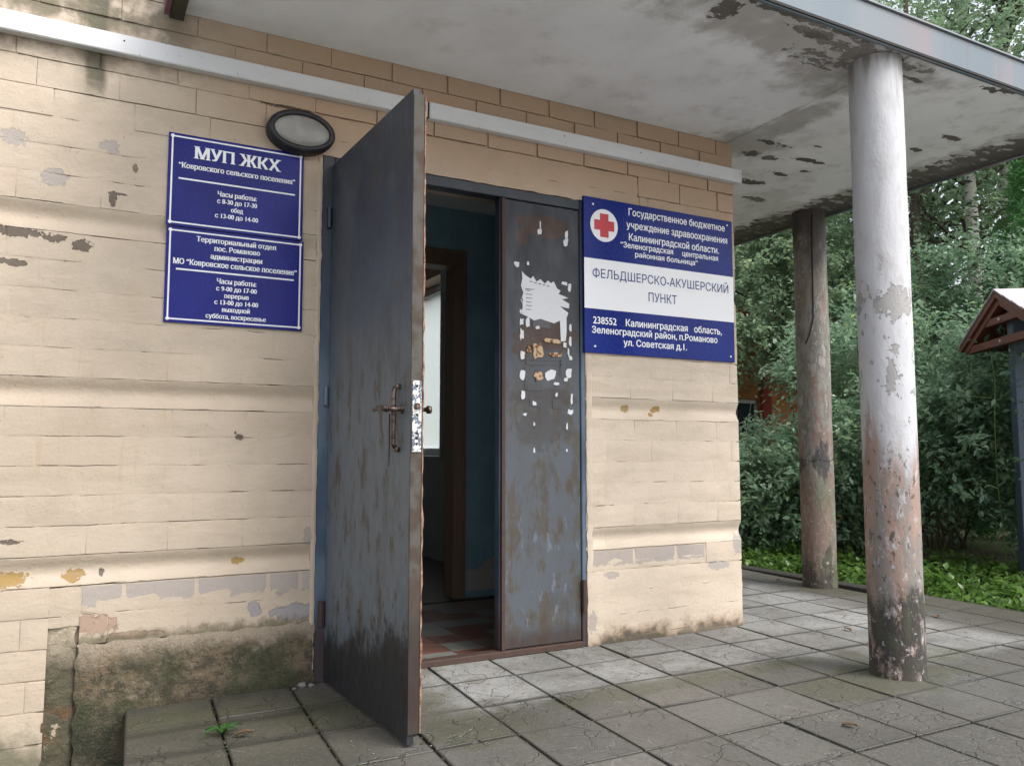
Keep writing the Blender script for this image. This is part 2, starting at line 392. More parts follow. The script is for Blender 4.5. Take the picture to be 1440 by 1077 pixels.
M['sign_white'] = mat('sign_white', color=(.80, .81, .84), rough=.3)
M['sign_red'] = mat('sign_red', color=(.50, .02, .035), rough=.3)
M['letter_white'] = mat('white_lettering', color=(.82, .83, .86), rough=.4)
M['letter_blue'] = mat('blue_lettering', color=(.03, .04, .20), rough=.4)
M['lamp_ring'] = mat('black_plastic', lambda g: dict(color=g.mix(g.ss(g.noise(30, detail=4), .5, .8), (.012, .013, .017), (.05, .045, .04)), rough=.5))
def lens_fn(g):
    o = g.obj(); n = g.noise(8, o, detail=4)
    return dict(color=g.mix(g.ss(n, .35, .7), (.34, .33, .31), (.24, .23, .215)), rough=.28, bump=g.noise(180, o, detail=1), dist=.0015)
M['lens'] = mat('dusty_frosted_glass', lens_fn)
def col_fn(dark):
    def fn(g):
        x, y, z = g.xyz()
        a = g.noise(5, k=(1, 1, .45), detail=6, rough=.65); b = g.noise(16, k=(1, 1, .5), detail=6, rough=.7, off=3); s = g.noise(1, k=(16, 16, 1.6), detail=4, off=6); f = g.noise(90, detail=3)
        if not dark:
            c = g.mix(g.ss(b, .4, .75)*.35, (.60, .60, .63), (.44, .44, .45))
            tst = g.ss(z + (s-.5)*.9, 2.28, 2.46)
            c = g.mix(tst*.75, c, (.22, .20, .18))
            pink = g.ss(z + (s-.5)*.9 + (a-.5)*.45, .93, .74)*g.ss(b, .30, .44)
            c = g.mix(pink*.85, c, g.mix(a, (.33, .165, .105), (.33, .235, .185)))
            gy = g.ss(s+(b-.5)*.5, .46, .56)*g.ss(z+(a-.5)*.5, .95, .7)*.75
            c = g.mix(gy, c, (.23, .225, .215))
            wr = g.ss(s*.5+b*.6, .60, .66)*g.ss(z, .3, .5)
            c = g.mix(wr*.75, c, (.52, .50, .50))
            blk = g.ss(z + (a-.5)*.75 + (b-.5)*.4, .34, .22)*g.ss(b, .36, .5)
            c = g.mix(blk*.92, c, (.028, .028, .024))
            gr = g.ss(b, .5, .62)*g.ss(z+(a-.5)*.3, .5, .3)*.5
            c = g.mix(gr, c, (.10, .11, .06))
            spk = g.ss(g.noise(38, k=(1, 1, .6), detail=5, rough=.7, off=19), .585, .62)*g.ss(z+(a-.5)*.5, 1.0, .75)
            c = g.mix(spk*.8, c, (.07, .06, .05))
            wh = g.ss(g.noise(30, detail=5, rough=.7, off=9), .60, .65)*g.ss(z, .75, .3)
            c = g.mix(wh*.8, c, (.55, .56, .57))
            chips = g.ss(g.noise(26, k=(1, 1, .7), detail=4, off=1), .655, .67)*g.ss(z, 1.75, 1.4)*g.ss(z, .7, .9)
            big = g.blobs(x+y*.0, z, [(2.80, 1.43, .055, .06), (2.775, 1.14, .022, .06), (2.78, 1.25, .018, .02)], .9, 30)
            ch = chips.max(big)
            c = g.mix(ch*.75, c, (.33, .31, .29))
            ht = a*.3 + b*.6 - ch*.8 - blk*.3 + f*.12
        else:
            c = g.mix(g.ss(b, .38, .66), (.24, .23, .21), (.10, .092, .08))
            c = g.mix(g.ss(b+(s-.5)*.3, .54, .60)*.65, c, (.40, .385, .37))
            red = g.ss(a+(s-.5)*.5+g.ss(z, 1.2, .5)*.10, .51, .61)*g.ss(z, 2.2, 1.7)
            c = g.mix(red*.5, c, (.19, .09, .055))
            top = g.ss(z+(a-.5)*.6, 2.05, 2.3)
            c = g.mix(top*.85, c, (.035, .025, .022))
            blk = g.ss(g.noise(4.5, k=(1.3, 1.3, .6), detail=4, off=12), .56, .63)
            c = g.mix(blk*.85, c, (.03, .03, .032))
            low = g.ss(z+(b-.5)*.45, .22, .08)
            c = g.mix(low*.75, c, (.03, .028, .022))
            gr = g.ss(a, .5, .42)*g.ss(z, 1.0, .5)*.55
            c = g.mix(gr, c, (.10, .105, .05))
            wh = g.ss(g.noise(34, detail=5, rough=.7, off=9), .60, .66)*g.ss(z, 1.1, .5)
            c = g.mix(wh*.7, c, (.45, .44, .42))
            ht = a*.4 + b*.9 - blk*.4 + f*.2
        return dict(color=c, rough=.75, bump=ht, dist=.008)
    return fn
M['col_white'] = mat('flaking_white_paint_column', col_fn(False))
M['col_dark'] = mat('bare_stained_concrete_column', col_fn(True))
def iblue_fn(g):
    x, y, z = g.xyz(); n = g.noise(5, detail=5, rough=.65); a = g.noise(60, detail=2)
    c = g.mix(g.ss(n, .4, .65), (.19, .33, .41), (.24, .40, .48))
    lost = g.ss(z + (n-.5)*.20 - g.ss(x, 2.07, 2.30)*.12, .135, .125, 0., 1.)
    lost = lost*g.ss(x, 2.05, 2.09)*g.ss(z, .035, .045)
    c = g.mix(lost, c, (.40, .39, .37))
    return dict(color=c, rough=.55, bump=n-lost*.5+a*.1, dist=.004)
M['int_blue'] = mat('interior_blue_wall', iblue_fn)
M['int_dark'] = mat('interior_dark_wall', color=(.42, .45, .45), rough=.7)
M['int_ceil'] = mat('interior_ceiling', color=(.8, .8, .8), rough=.8)
M['wood'] = mat('brown_door_casing', lambda g: dict(color=g.mix(g.noise(6, k=(8, 8, .6), detail=5), (.20, .125, .08), (.30, .20, .13)), rough=.5))
M['pvc'] = mat('white_window_plastic', color=(.62, .64, .66), rough=.35)
def film():
    m = bpy.data.materials.new('frosted_pane'); m.use_nodes = True; nt = m.node_tree; nt.nodes.clear()
    o = nt.nodes.new('ShaderNodeOutputMaterial'); t = nt.nodes.new('ShaderNodeBsdfTranslucent'); t.inputs[0].default_value = (.86, .9, .9, 1)
    gl = nt.nodes.new('ShaderNodeBsdfGlossy'); gl.inputs['Roughness'].default_value = .1
    mx = nt.nodes.new('ShaderNodeMixShader'); mx.inputs[0].default_value = .06
    nt.links.new(t.outputs[0], mx.inputs[1]); nt.links.new(gl.outputs[0], mx.inputs[2]); nt.links.new(mx.outputs[0], o.inputs[0]); return m
M['film'] = film()
for nm, c in (('tile_red', (.15, .068, .05)), ('tile_grey', (.19, .19, .175)), ('tile_buff', (.19, .13, .10))):
    M[nm] = mat(nm, (lambda c: lambda g: dict(color=g.mix(g.ss(g.noise(14, detail=5), .4, .75)*.5, c, (c[0]*.45, c[1]*.5, c[2]*.5)), rough=.45))(c))
M['steel_post'] = mat('grey_blue_post_paint', color=(.07, .10, .14), rough=.45)
M['redwood'] = mat('stained_red_brown_timber', lambda g: dict(color=g.mix(g.noise(5, k=(1, 1, 6), detail=4), (.11, .028, .018), (.19, .055, .035)), rough=.55))
M['shingle'] = mat('pinkish_grey_shingle', color=(.42, .38, .40), rough=.8)
M['int_floor'] = mat('worn_grey_linoleum', color=(.24, .23, .21), rough=.6)
M['bolt'] = mat('galvanised_bolt', color=(.6, .6, .62), rough=.3, metal=.6)
M['orange'] = mat('orange_stucco', lambda g: dict(color=g.mix(g.noise(5, detail=5), (.36, .13, .045), (.46, .19, .06)), rough=.85))
M['redstucco'] = mat('red_pilaster_stucco', color=(.26, .045, .03), rough=.85)
M['glass_dark'] = mat('dark_window_glass', color=(.03, .05, .06), rough=.12)
M['grille'] = mat('white_iron_grille', color=(.55, .57, .58), rough=.5)
M['bark_birch'] = mat('birch_bark', lambda g: dict(color=g.mix(g.ss(g.noise(6, k=(1, 1, 3.5), detail=5), .54, .60), (.55, .53, .48), (.05, .045, .04)), rough=.8))
M['bark'] = mat('dark_bark', lambda g: dict(color=g.mix(g.noise(9, k=(2, 2, .5), detail=5), (.045, .036, .026), (.10, .085, .06)), rough=.9))
M['stem'] = mat('green_brown_stem', color=(.085, .075, .035), rough=.7)
def foliage(name, a, b, c3, rough=.32, trans=.48):
    m = bpy.data.materials.new(name); m.use_nodes = True; nt = m.node_tree; p = nt.nodes['Principled BSDF']; g = G(nt)
    at = g.new('ShaderNodeAttribute'); at.attribute_name = 'tone'; t = S(g, at.outputs['Fac'])
    n = g.noise(1.1, detail=3)
    c = g.mix(g.ss(t, 0., .8), a, b); c = g.mix(g.ss(t, .86, 1.), c, c3); c = g.mix(g.ss(n, .4, .65)*.4, c, a)
    g.put(p.inputs['Base Color'], c); p.inputs['Roughness'].default_value = rough
    tr = g.new('ShaderNodeBsdfTranslucent'); g.put(tr.inputs[0], c)
    mx = g.new('ShaderNodeMixShader'); mx.inputs[0].default_value = trans
    nt.links.new(p.outputs[0], mx.inputs[1]); nt.links.new(tr.outputs[0], mx.inputs[2]); nt.links.new(mx.outputs[0], nt.nodes['Material Output'].inputs[0])
    return m
M['leaf_shrub'] = foliage('shrub_leaves', (0.140, 0.244, 0.146), (0.275, 0.397, 0.262), (0.353, 0.460, 0.187))
M['leaf_dark'] = foliage('dark_shrub_leaves', (0.104, 0.195, 0.116), (0.213, 0.323, 0.213), (0.290, 0.415, 0.166))
M['leaf_birch'] = foliage('birch_leaves', (0.159, 0.250, 0.146), (0.287, 0.397, 0.244), (0.373, 0.460, 0.207))
M['leaf_thuja'] = foliage('thuja_sprays', (0.062, 0.177, 0.059), (0.124, 0.290, 0.083), (0.187, 0.373, 0.104))
M['leaf_cover'] = foliage('goutweed_leaves', (.08, .17, .035), (.15, .27, .055), (.22, .33, .08))
M['leaf_far'] = foliage('far_leaves', (0.161, 0.252, 0.173), (0.252, 0.367, 0.230), (0.344, 0.459, 0.230))
M['weed'] = foliage('weed_leaves', (.05, .13, .03), (.08, .18, .045), (.12, .2, .05))
M['deadleaf'] = mat('brown_dead_leaf', color=(.10, .055, .025), rough=.8)
M['grey_stone'] = mat('grey_rubble', lambda g: dict(color=g.mix(g.noise(30, detail=5), (.10, .095, .09), (.26, .25, .24)), rough=.9))

# ------------------------------------------------------------------ object helpers
def link(o, parent=None):
    COL.objects.link(o)
    if parent is not None: o.parent = parent
    return o
def tag(o, label=None, cat=None, group=None, kind=None):
    for k, v in (('label', label), ('category', cat), ('group', group), ('kind', kind)):
        if v: o[k] = v
    return o
def thing(name, label, cat, loc=(0, 0, 0), group=None, rotz=0):
    o = bpy.data.objects.new(name, None); o.empty_display_size = .1; o.location = loc; o.rotation_euler = (0, 0, rotz)
    link(o); return tag(o, label, cat, group)
def part(name, me, m, parent=None, loc=(0, 0, 0), smooth=False, rot=(0, 0, 0)):
    """me is a bmesh or mesh"""
    if isinstance(me, bmesh.types.BMesh):
        d = bpy.data.meshes.new(name); me.to_mesh(d); me.free(); me = d
    if m is not None and len(me.materials) == 0: me.materials.append(M[m] if isinstance(m, str) else m)
    if smooth: me.polygons.foreach_set('use_smooth', [True]*len(me.polygons))
    o = bpy.data.objects.new(name, me); o.location = loc; o.rotation_euler = rot
    return link(o, parent)
def local(parent, p):
    return Vector(p) - parent.location
def bx(bm, x0, x1, y0, y1, z0, z1, bev=0, seg=1):
    r = bmesh.ops.create_cube(bm, size=1, matrix=Matrix.Translation(((x0+x1)/2, (y0+y1)/2, (z0+z1)/2)) @ Matrix.Diagonal((x1-x0, y1-y0, z1-z0, 1)))
    if bev:
        es = list({e for v in r['verts'] for e in v.link_edges})
        bmesh.ops.bevel(bm, geom=es, offset=bev, segments=seg, affect='EDGES')
    return bm
def box(*a, **k): return bx(bmesh.new(), *a, **k)
def tube(bm, pts, rad, seg=8, caps=True):
    pts = [Vector(p) for p in pts]; n = len(pts)
    rr = rad if isinstance(rad, (list, tuple)) else [rad]*n
    rings = []
    for i, p in enumerate(pts):
        t = (pts[min(i+1, n-1)] - pts[max(i-1, 0)]).normalized()
        a = t.orthogonal().normalized() if i == 0 else (a - t*a.dot(t)).normalized()
        b = t.cross(a)
        rings.append([bm.verts.new(p + (a*math.cos(2*math.pi*k/seg) + b*math.sin(2*math.pi*k/seg))*rr[i]) for k in range(seg)])
    for i in range(n-1):
        for k in range(seg):
            bm.faces.new((rings[i][k], rings[i][(k+1) % seg], rings[i+1][(k+1) % seg], rings[i+1][k]))
    if caps:
        bm.faces.new(rings[0][::-1]); bm.faces.new(rings[-1])
    return bm
def poly(bm, pts, y0, y1):
    """outline in (x, z), extruded from y0 (front) to y1"""
    f = [bm.verts.new((x, y0, z)) for x, z in pts]; b = [bm.verts.new((x, y1, z)) for x, z in pts]
    bm.faces.new(f); bm.faces.new(b[::-1])
    for i in range(len(pts)):
        j = (i+1) % len(pts); bm.faces.new((f[j], f[i], b[i], b[j]))
    return bm
def grid_slab(x0, x1, z0, z1, front, depth, step=.03, amp=.002, wob=.004, seed=0, freq=9.0, taper=0):
    """facade-parallel render patch, uneven front and ragged outline; front face at y=front, thickness depth"""
    from mathutils import noise as mn
    nx = max(2, int((x1-x0)/step)); nz = max(2, int((z1-z0)/step)); bm = bmesh.new(); V = []
    for j in range(nz+1):
        row = []
        for i in range(nx+1):
            x = x0+(x1-x0)*i/nx; z = z0+(z1-z0)*j/nz
            e = (i in (0, nx)) or (j in (0, nz))
            q = Vector((x*freq+seed, 0, z*freq)); d = mn.noise(q)*amp + mn.noise(q*3.1)*amp*.5
            if taper: d += taper*max(0, 1-(z1-z)/.06)
            xx, zz = x, z
            if i in (0, nx): xx += mn.noise(Vector((z*22, seed, 3)))*wob
            if j in (0, nz): zz += mn.noise(Vector((x*22, seed, 7)))*wob
            row.append(bm.verts.new((xx, front + d + (.003 if e else 0), zz)))
        V.append(row)
    for j in range(nz):
        for i in range(nx):
            bm.faces.new((V[j][i], V[j][i+1], V[j+1][i+1], V[j+1][i]))
    ring = V[0][:] + [V[j][nx] for j in range(1, nz+1)] + V[nz][nx-1::-1] + [V[j][0] for j in range(nz-1, 0, -1)]
    back = [bm.verts.new((v.co.x, front+depth, v.co.z)) for v in ring]; ring = [bm.verts.new(v.co) for v in ring]
    for i in range(len(ring)):
        j = (i+1) % len(ring); bm.faces.new((ring[j], ring[i], back[i], back[j]))
    return bm

# ------------------------------------------------------------------ ground and terrace
gm = bmesh.new(); bmesh.ops.create_grid(gm, x_segments=60, y_segments=60, size=150)
tag(part('ground', gm, 'ground', None, (5, 5, -.17)), kind='structure')
terr = part('terrace', box(.228, 4.50, -3.0, -.0, -.30, -.036), 'dirt'); tag(terr, kind='structure')
part('terrace_base', box(2.96, 4.50, 0., 4.2, -.30, -.036), 'dirt', terr)
def bounce_yard_fn(g):
    a = g.noise(3, detail=6, rough=.65); f = g.noise(90, detail=3)
    return dict(color=g.mix(g.ss(f, .4, .7)*.3, g.mix(a, (.38, .38, .375), (.46, .455, .45)), (.15, .15, .14)), rough=.7, bump=f, dist=.004)
M['bounce_yard'] = mat('pale_bounce_concrete', bounce_yard_fn)
tag(part('bounce_yard', box(-9, 11, -14, -3.0, -.30, -.10), 'bounce_yard'), kind='structure')  # unseen pale slab behind the camera, added to bounce light onto the soffit
def paver_mesh(w, d, seed):
    rs = random.Random(seed); bm = bmesh.new()
    bx(bm, -w/2, w/2, -d/2, d/2, -.034, 0, bev=.0022)
    for v in bm.verts:
        v.co.x += v.co.y*.06
        if v.co.z > -.01: v.co.z += v.co.x*rs.uniform(-.006, .006) + v.co.y*rs.uniform(-.006, .006)
    me = bpy.data.meshes.new('paving_tile'); bm.to_mesh(me); bm.free(); me.materials.append(M['paver']); return me
PV = [paver_mesh(.2665, .2865, s) for s in range(5)]
for j in range(-8, 10):
    y0 = -.25 - .292*j; yc = y0 - .146 if j >= 0 else y0 - .146
    for i in range(-4, 12):
        xc = 1.242 + .272*i + .136 + .06*(yc+.53)
        sx, ox = 1., 0.
        if xc < .23: continue
        if i == -4: pass
        if xc > 4.42: continue
        if yc > .06 and xc < 2.94: continue
        if yc > -.1 and yc < .06: pass
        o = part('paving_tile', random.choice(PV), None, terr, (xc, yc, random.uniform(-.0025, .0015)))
        o.rotation_euler = (random.uniform(-.004, .004), random.uniform(-.004, .004), random.choice((0, 0, math.pi)))
# narrow cut tiles along the left edge
for j in range(0, 9):
    yc = -.25 - .292*j - .146
    xr = 1.242 - .272*3 + .06*(yc+.53)
    if False: pass
kerb = part('kerb', box(4.46, 4.56, -3.0, 4.2, -.30, -.004, bev=.008), 'paver', terr)

# ------------------------------------------------------------------ building
bld = thing('brick_building', 'cream painted brick building with open steel entrance door under a porch', 'building', (0, 0, 0))
wall = part('wall', bmesh.new(), 'wall', bld)
def rebuild(o, bm): bm.to_mesh(o.data); bm.free()
bm = bmesh.new()
XL, XR, ZT = -3.2, 2.95, 3.3
FR = .0009                      # mortar plane behind the brick faces
bx(bm, XL, .815, .03, .30, -.3, 2.03); bx(bm, 2.035, XR-.03, .03, .30, -.3, 2.03); bx(bm, XL, XR-.03, .03, .30, 2.03, ZT)
# side wall with the far-room window opening (y 2.95..4.2, z .82..2.33)
bx(bm, XR-.30, XR-.03, .30, 2.95, -.3, ZT); bx(bm, XR-.30, XR-.03, 4.22, 6.3, -.3, ZT); bx(bm, XR-.30, XR-.03, 2.95, 4.22, -.3, .82); bx(bm, XR-.30, XR-.03, 2.95, 4.22, 2.34, ZT)
bx(bm, XL, XR-.30, 6.0, 6.3, -.3, ZT); bx(bm, XL, XL+.3, .30, 6.0, -.3, ZT)
rebuild(wall, bm)
part('roof', box(XL-.2, XR+.2, -.2, 6.5, ZT, ZT+.18), 'int_ceil', bld)

def mortar_run(x0, x1, z0, z1, y): 
    return grid_slab(x0, x1, z0, z1, y, .03-y, step=.05, amp=.0008, wob=.0, seed=x0)
REC = {4: .018, 10: .018, 16: .016, 22: .0}
def brick_mesh(w, seed, rough=1., cove=0):
    from mathutils import noise as mn
    h = .0975-.0032; nx, nz = max(3, int(w/.042)), (8 if cove else 4); bm = bmesh.new(); V = []
    if cove: h = .0975
    for j in range(nz+1):
        row = []
        for i in range(nx+1):
            u, v = i/nx, j/nz
            x = (u-.5)*w; z = (v-.5)*h
            if i == 1: x = -w/2+.007
            if i == nx-1: x = w/2-.007
            if j == 1: z = -h/2+.006
            if j == nz-1: z = h/2-.006
            v = z/h+.5
            e = (i in (0, nx)) + (j in (0, nz))
            y = mn.noise(Vector((x*16, z*16, seed*5.3)))*.0016*rough + ((.0007 if i in (0, nx) else 0) + (.0003 if j in (0, nz) else 0))*(1 if not cove else .4) + cove*math.sin(math.pi*v)**1.7*.020
            z += mn.noise(Vector((x*22, seed, 9)))*.0016*(j in (0, nz))
            row.append(bm.verts.new((x, y, z)))
        V.append(row)
    for j in range(nz):
        for i in range(nx): bm.faces.new((V[j][i], V[j][i+1], V[j+1][i+1], V[j+1][i]))
    ring = V[0][:] + [V[j][nx] for j in range(1, nz+1)] + V[nz][nx-1::-1] + [V[j][0] for j in range(nz-1, 0, -1)]
    back = [bm.verts.new((v.co.x, .032, v.co.z)) for v in ring]; ring = [bm.verts.new(v.co) for v in ring]
    for i in range(len(ring)):
        j = (i+1) % len(ring); bm.faces.new((ring[j], ring[i], back[i], back[j]))
    me = bpy.data.meshes.new('brick'); bm.to_mesh(me); bm.free(); return me
BV = [brick_mesh(.24, s) for s in range(10)]
BC = [brick_mesh(.246, 40+s, 1., 1) for s in range(4)]
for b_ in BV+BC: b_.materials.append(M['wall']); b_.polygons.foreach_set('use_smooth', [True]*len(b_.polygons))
def variant(mname):
    out = []
    for b_ in BV[:4]:
        c = b_.copy(); c.materials.clear(); c.materials.append(M[mname]); out.append(c)
    return out
BW, BW2 = variant('worn'), variant('worn2')
HOLES = [(.04, .815, -.3, .235), (-.048, .04, -.3, .40), (.78, 2.34, 2.012, 2.17), (2.035, 2.95, -.3, .31)]
def row_cuts(k):
    if k == 3: return [-.49, -.24, .03, .17, .40, .645, .76, 1.0] + [2.05, 2.29, 2.535, 2.72, 2.95]
    off = {24: 1.34, 23: 1.475, 22: 1.53, 21: 1.593}.get(k, (.02 if k % 2 else .145) + (0, .03, -.02, .01)[k % 4])
    n0 = math.floor((-3.3-off)/.25)
    return [off + .25*n for n in range(n0, n0+30)]
def put_brick(x0, x1, k, into=None):
    w = x1-x0
    if w < .03: return
    zc = ZK[k]+.0975/2; xc = (x0+x1)/2
    rec = 0.
    rr = random.Random(int(xc*1000)+k*7919)
    src = BV
    if k == 3 and (x0 > 0 and x1 < .84 or 2.0 < x0 < 2.6): src = BW
    if k == 2 and -.01 < x0 < .9: src = BW2
    if k in (4, 10, 16): src = BC
    gap = .0005 if src is BC else rr.choice((.0004, .0016, .0026, .004)) if k < 20 else rr.choice((.001, .003, .005)) if xc < 1.2 else rr.choice((.002, .005, .009, .015))
    o = part('brick', rr.choice(src), None, wall, (xc, rec + (rr.uniform(-.0005, .0006) if k < 20 else rr.uniform(-.003, .0025)), zc))
    o.scale = ((w-gap)/.24, 1, 1 + (0 if src is BC else rr.uniform(-.02, .015))); o.rotation_euler = (rr.uniform(-.0015, .0015)*(3 if k > 20 else 1), rr.uniform(-.004, .004), rr.uniform(-.002, .002)*(2 if k > 20 else 1))
    if src is BW: o.scale = ((w-.014)/.24, 1, .90); o.location.y = .001
    return o
def spans(k):
    z0, z1 = ZK[k], ZK[k]+.0975
    segs = [(XL, XR)]
    def cut(a, b):
        nonlocal segs
        out = []
        for s, e in segs:
            if b <= s or a >= e: out.append((s, e)); continue
            if a > s: out.append((s, a))
            if b < e: out.append((b, e))
        segs = out
    if z1 <= 2.06 and z0 > -.05 or z0 < 0: cut(.815, 2.03)
    for a, b, c, d in HOLES:
        if (z0+z1)/2 < d and (z0+z1)/2 > c: cut(a, b)
    return segs
far_bm = bmesh.new()
for kk in range(-2, 33):
    k = kk
    while len(ZK) <= 40 and k >= 0: break
    if k < 0:
        ZK_ = .027+.0975*k
    else: ZK_ = ZK[k]
    if k < 0: continue
    cuts = row_cuts(k)
    for s, e in spans(k):
        pts = [s] + [c for c in cuts if s+.035 < c < e-.035] + [e]
        for a, b in zip(pts[:-1], pts[1:]):
            if b > -.55 and not (k > 25) :
                put_brick(max(a, a), b, k)
            elif b < .6 or k > 25:
                rec = REC.get(k, 0)
                bx(far_bm, a+.005, b-.005, rec, .03, ZK_+.005, ZK_+.0925)
for y_i in range(0, 25):           # side wall face, seen only from elsewhere
    for k in range(-3, 33):
        z_ = .027+.0975*k
        y0 = .02+.25*y_i + (.125 if k % 2 else 0)
        if 2.9 < y0+.12 < 4.3 and .8 < z_ < 2.35: continue
        if y0 > 6.1: continue
        dz = .018 if k in REC and REC[k] else 0
        bx(far_bm, XR-.03, XR-dz, y0+.003, y0+.244, z_+.004, z_+.0935)
tag(part('brick_course', far_bm, 'wall', wall), kind='stuff')
# bricks low on the left, beside the chase (rows below the first course)
for z0, h in ((-.075, .10), (-.175, .098)):
    for a, b in ((-.78, -.54), (-.54, -.29), (-.29, -.052)):
        o = part('brick', random.choice(BV), None, wall, ((a+b)/2, .0, z0+h/2)); o.scale = ((b-a-.012)/.24, 1, h/.0975)
# mortar sheets
def mortar(x0, x1, z0, z1, y):
    part('mortar', mortar_run(x0, x1, z0, z1, y), 'plaster', wall, smooth=True)
for (x0, x1) in ((-.9, -.05), (.042, .813), (2.037, 2.936)):
    for (k0, k1, y) in ((5, 10, FR), (11, 16, FR), (17, 21, FR)):
        mortar(x0 if x0 != .042 else -.047, x1, ZK[k0]+.003, ZK[k1]-.003, y) if x0 != -.9 else mortar(-3.1, -.049, ZK[k0]+.003, ZK[k1]-.003, y)
    for k in (4, 10, 16):
        mortar({-.9: -3.1, .042: -.047}.get(x0, x0), x1, ZK[k]-.002, ZK[k]+.0995, .0205)
mortar(.042, .813, .236, ZK[4]-.003, FR); mortar(2.037, 2.936, .305, ZK[4]-.003, FR); mortar(-3.1, -.05, -.3, ZK[4]-.003, FR+.002)
mortar(-3.1, .79, ZK[21]-.003, 2.48, .004); mortar(.79, 2.936, 2.165, 2.48, .008); mortar(2.34, 2.936, ZK[21]-.003, 2.162, .008); mortar(-3.1, .2, 2.483, 3.29, .01)
# render patches
part('render_patch', grid_slab(.783, 2.338, 2.008, 2.166, -.001, .03, amp=.0025, wob=.008, seed=2), 'plaster', wall, smooth=True)
part('render_patch', grid_slab(2.032, 2.947, -.02, .316, -.004, .034, amp=.003, wob=.012, seed=5, freq=6), 'plaster', wall, smooth=True)
part('render_patch', grid_slab(-.025, .050, 1.10, 1.58, -.0008, .03, amp=.0012, wob=.008, seed=7), 'plaster', wall, smooth=True)
part('render_patch', grid_slab(-.052, .042, .285, .412, .0012, .03, amp=.001, wob=.006, seed=8), 'plaster', wall, smooth=True)
o = part('render_patch', grid_slab(.036, .812, -.19, .228, -.012, .042, step=.014, amp=.004, wob=.02, seed=11, freq=14, taper=.0105), 'mossy', wall, smooth=True); o['label'] = 'rough mossy render at the foot of the wall'
o = part('render_patch', grid_slab(-.056, .034, -.19, .30, .006, .024, step=.012, amp=.010, wob=.012, seed=14, freq=20), 'chase', wall, smooth=True); o['label'] = 'crumbling vertical chase with exposed red brick'
part('render_patch', grid_slab(.797, .814, .05, 2.0, -.004, .034, amp=.002, wob=.006, seed=21), 'plaster', wall, smooth=True)
part('render_patch', grid_slab(2.033, 2.062, .30, 1.30, -.005, .034, amp=.003, wob=.008, seed=22), 'plaster', wall, smooth=True)

# door frame
frm = part('door_frame', bmesh.new(), 'frame', bld)
bm = bmesh.new(); bx(bm, .814, .862, .000, .07, .0, 2.008, bev=.003); bx(bm, 2.008, 2.034, .004, .07, .0, 2.008, bev=.003); bx(bm, .863, 2.007, .006, .07, 1.962, 2.007, bev=.003)
bx(bm, 1.600, 1.616, .02, .06, .03, 1.961)
rebuild(frm, bm)
part('threshold', box(.863, 2.007, -.004, .05, .0, .026, bev=.003), 'rust_dark', frm)
hb = bmesh.new(); tube(hb, [(.842, -.008, 1.03), (.842, -.008, 1.10)], .009, 8); part('hinge', hb, 'frame', frm)
hb = bmesh.new(); tube(hb, [(.838, -.012, .21), (.838, -.012, .30)], .012, 8); part('hinge', hb, 'rust_dark', frm)
hb = bmesh.new(); tube(hb, [(2.012, -.004, .15), (2.012, -.004, .29)], .010, 8); part('hinge', hb, 'rust_dark', frm)
hb = bmesh.new(); tube(hb, [(.842, -.008, 1.72), (.842, -.008, 1.80)], .009, 8); part('hinge', hb, 'frame', frm)

# fixed leaf (origin at its foot, left corner)
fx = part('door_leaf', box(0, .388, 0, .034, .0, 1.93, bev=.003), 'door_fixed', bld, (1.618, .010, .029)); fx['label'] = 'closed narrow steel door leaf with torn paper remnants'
part('edge_angle', box(-.012, .004, -.006, .036, .0, 1.93), 'rust_dark', fx)
def ragged(cx, cz, w, h, seed, n=22, spiky=.25):
    rs = random.Random(seed); pts = []
    for i in range(n):
        a = 2*math.pi*i/n; c, s = math.cos(a), math.sin(a); k = 1/max(abs(c), abs(s))
        k *= 1 + rs.uniform(-spiky, spiky*.4); pts.append((cx+c*k*w/2, cz+s*k*h/2))
    return pts
X0, Z0 = 1.618, .029
nb = bmesh.new()
notice = [(1.705, 1.645), (1.72, 1.63), (1.735, 1.622), (1.75, 1.615), (1.762, 1.628), (1.78, 1.605), (1.80, 1.618), (1.822, 1.600), (1.838, 1.615), (1.855, 1.605), (1.868, 1.615), (1.885, 1.585), (1.905, 1.575), (1.893, 1.560), (1.925, 1.552), (1.945, 1.545), (1.91, 1.538), (1.95, 1.520), (1.948, 1.498), (1.90, 1.505), (1.945, 1.478), (1.935, 1.455), (1.935, 1.39), (1.93, 1.350), (1.905, 1.345), (1.90, 1.44), (1.87, 1.425), (1.80, 1.44), (1.765, 1.43), (1.745, 1.44), (1.702, 1.455), (1.71, 1.49), (1.703, 1.52), (1.712, 1.55), (1.70, 1.58), (1.708, 1.61)]
poly(nb, [(x-X0, z-Z0) for x, z in notice], -.003, -.001)
nt_ = part('torn_notice', nb, 'paper', fx)
ib = bmesh.new(); rs = random.Random(3)
for r_ in range(6): bx(ib, 1.725-X0, 1.752-X0+rs.uniform(-.006, .01), -.0042, -.0034, 1.475+.017*r_-Z0, 1.478+.017*r_-Z0)
for r_ in range(5): bx(ib, 1.745+.022*r_-X0, 1.758+.022*r_-X0, -.0042, -.0034, 1.600-.003*r_-Z0, 1.604-.003*r_-Z0)
bx(ib, 1.722-X0, 1.765-X0, -.0042, -.0034, 1.566-Z0, 1.569-Z0)
part('lettering', ib, 'ink', nt_)
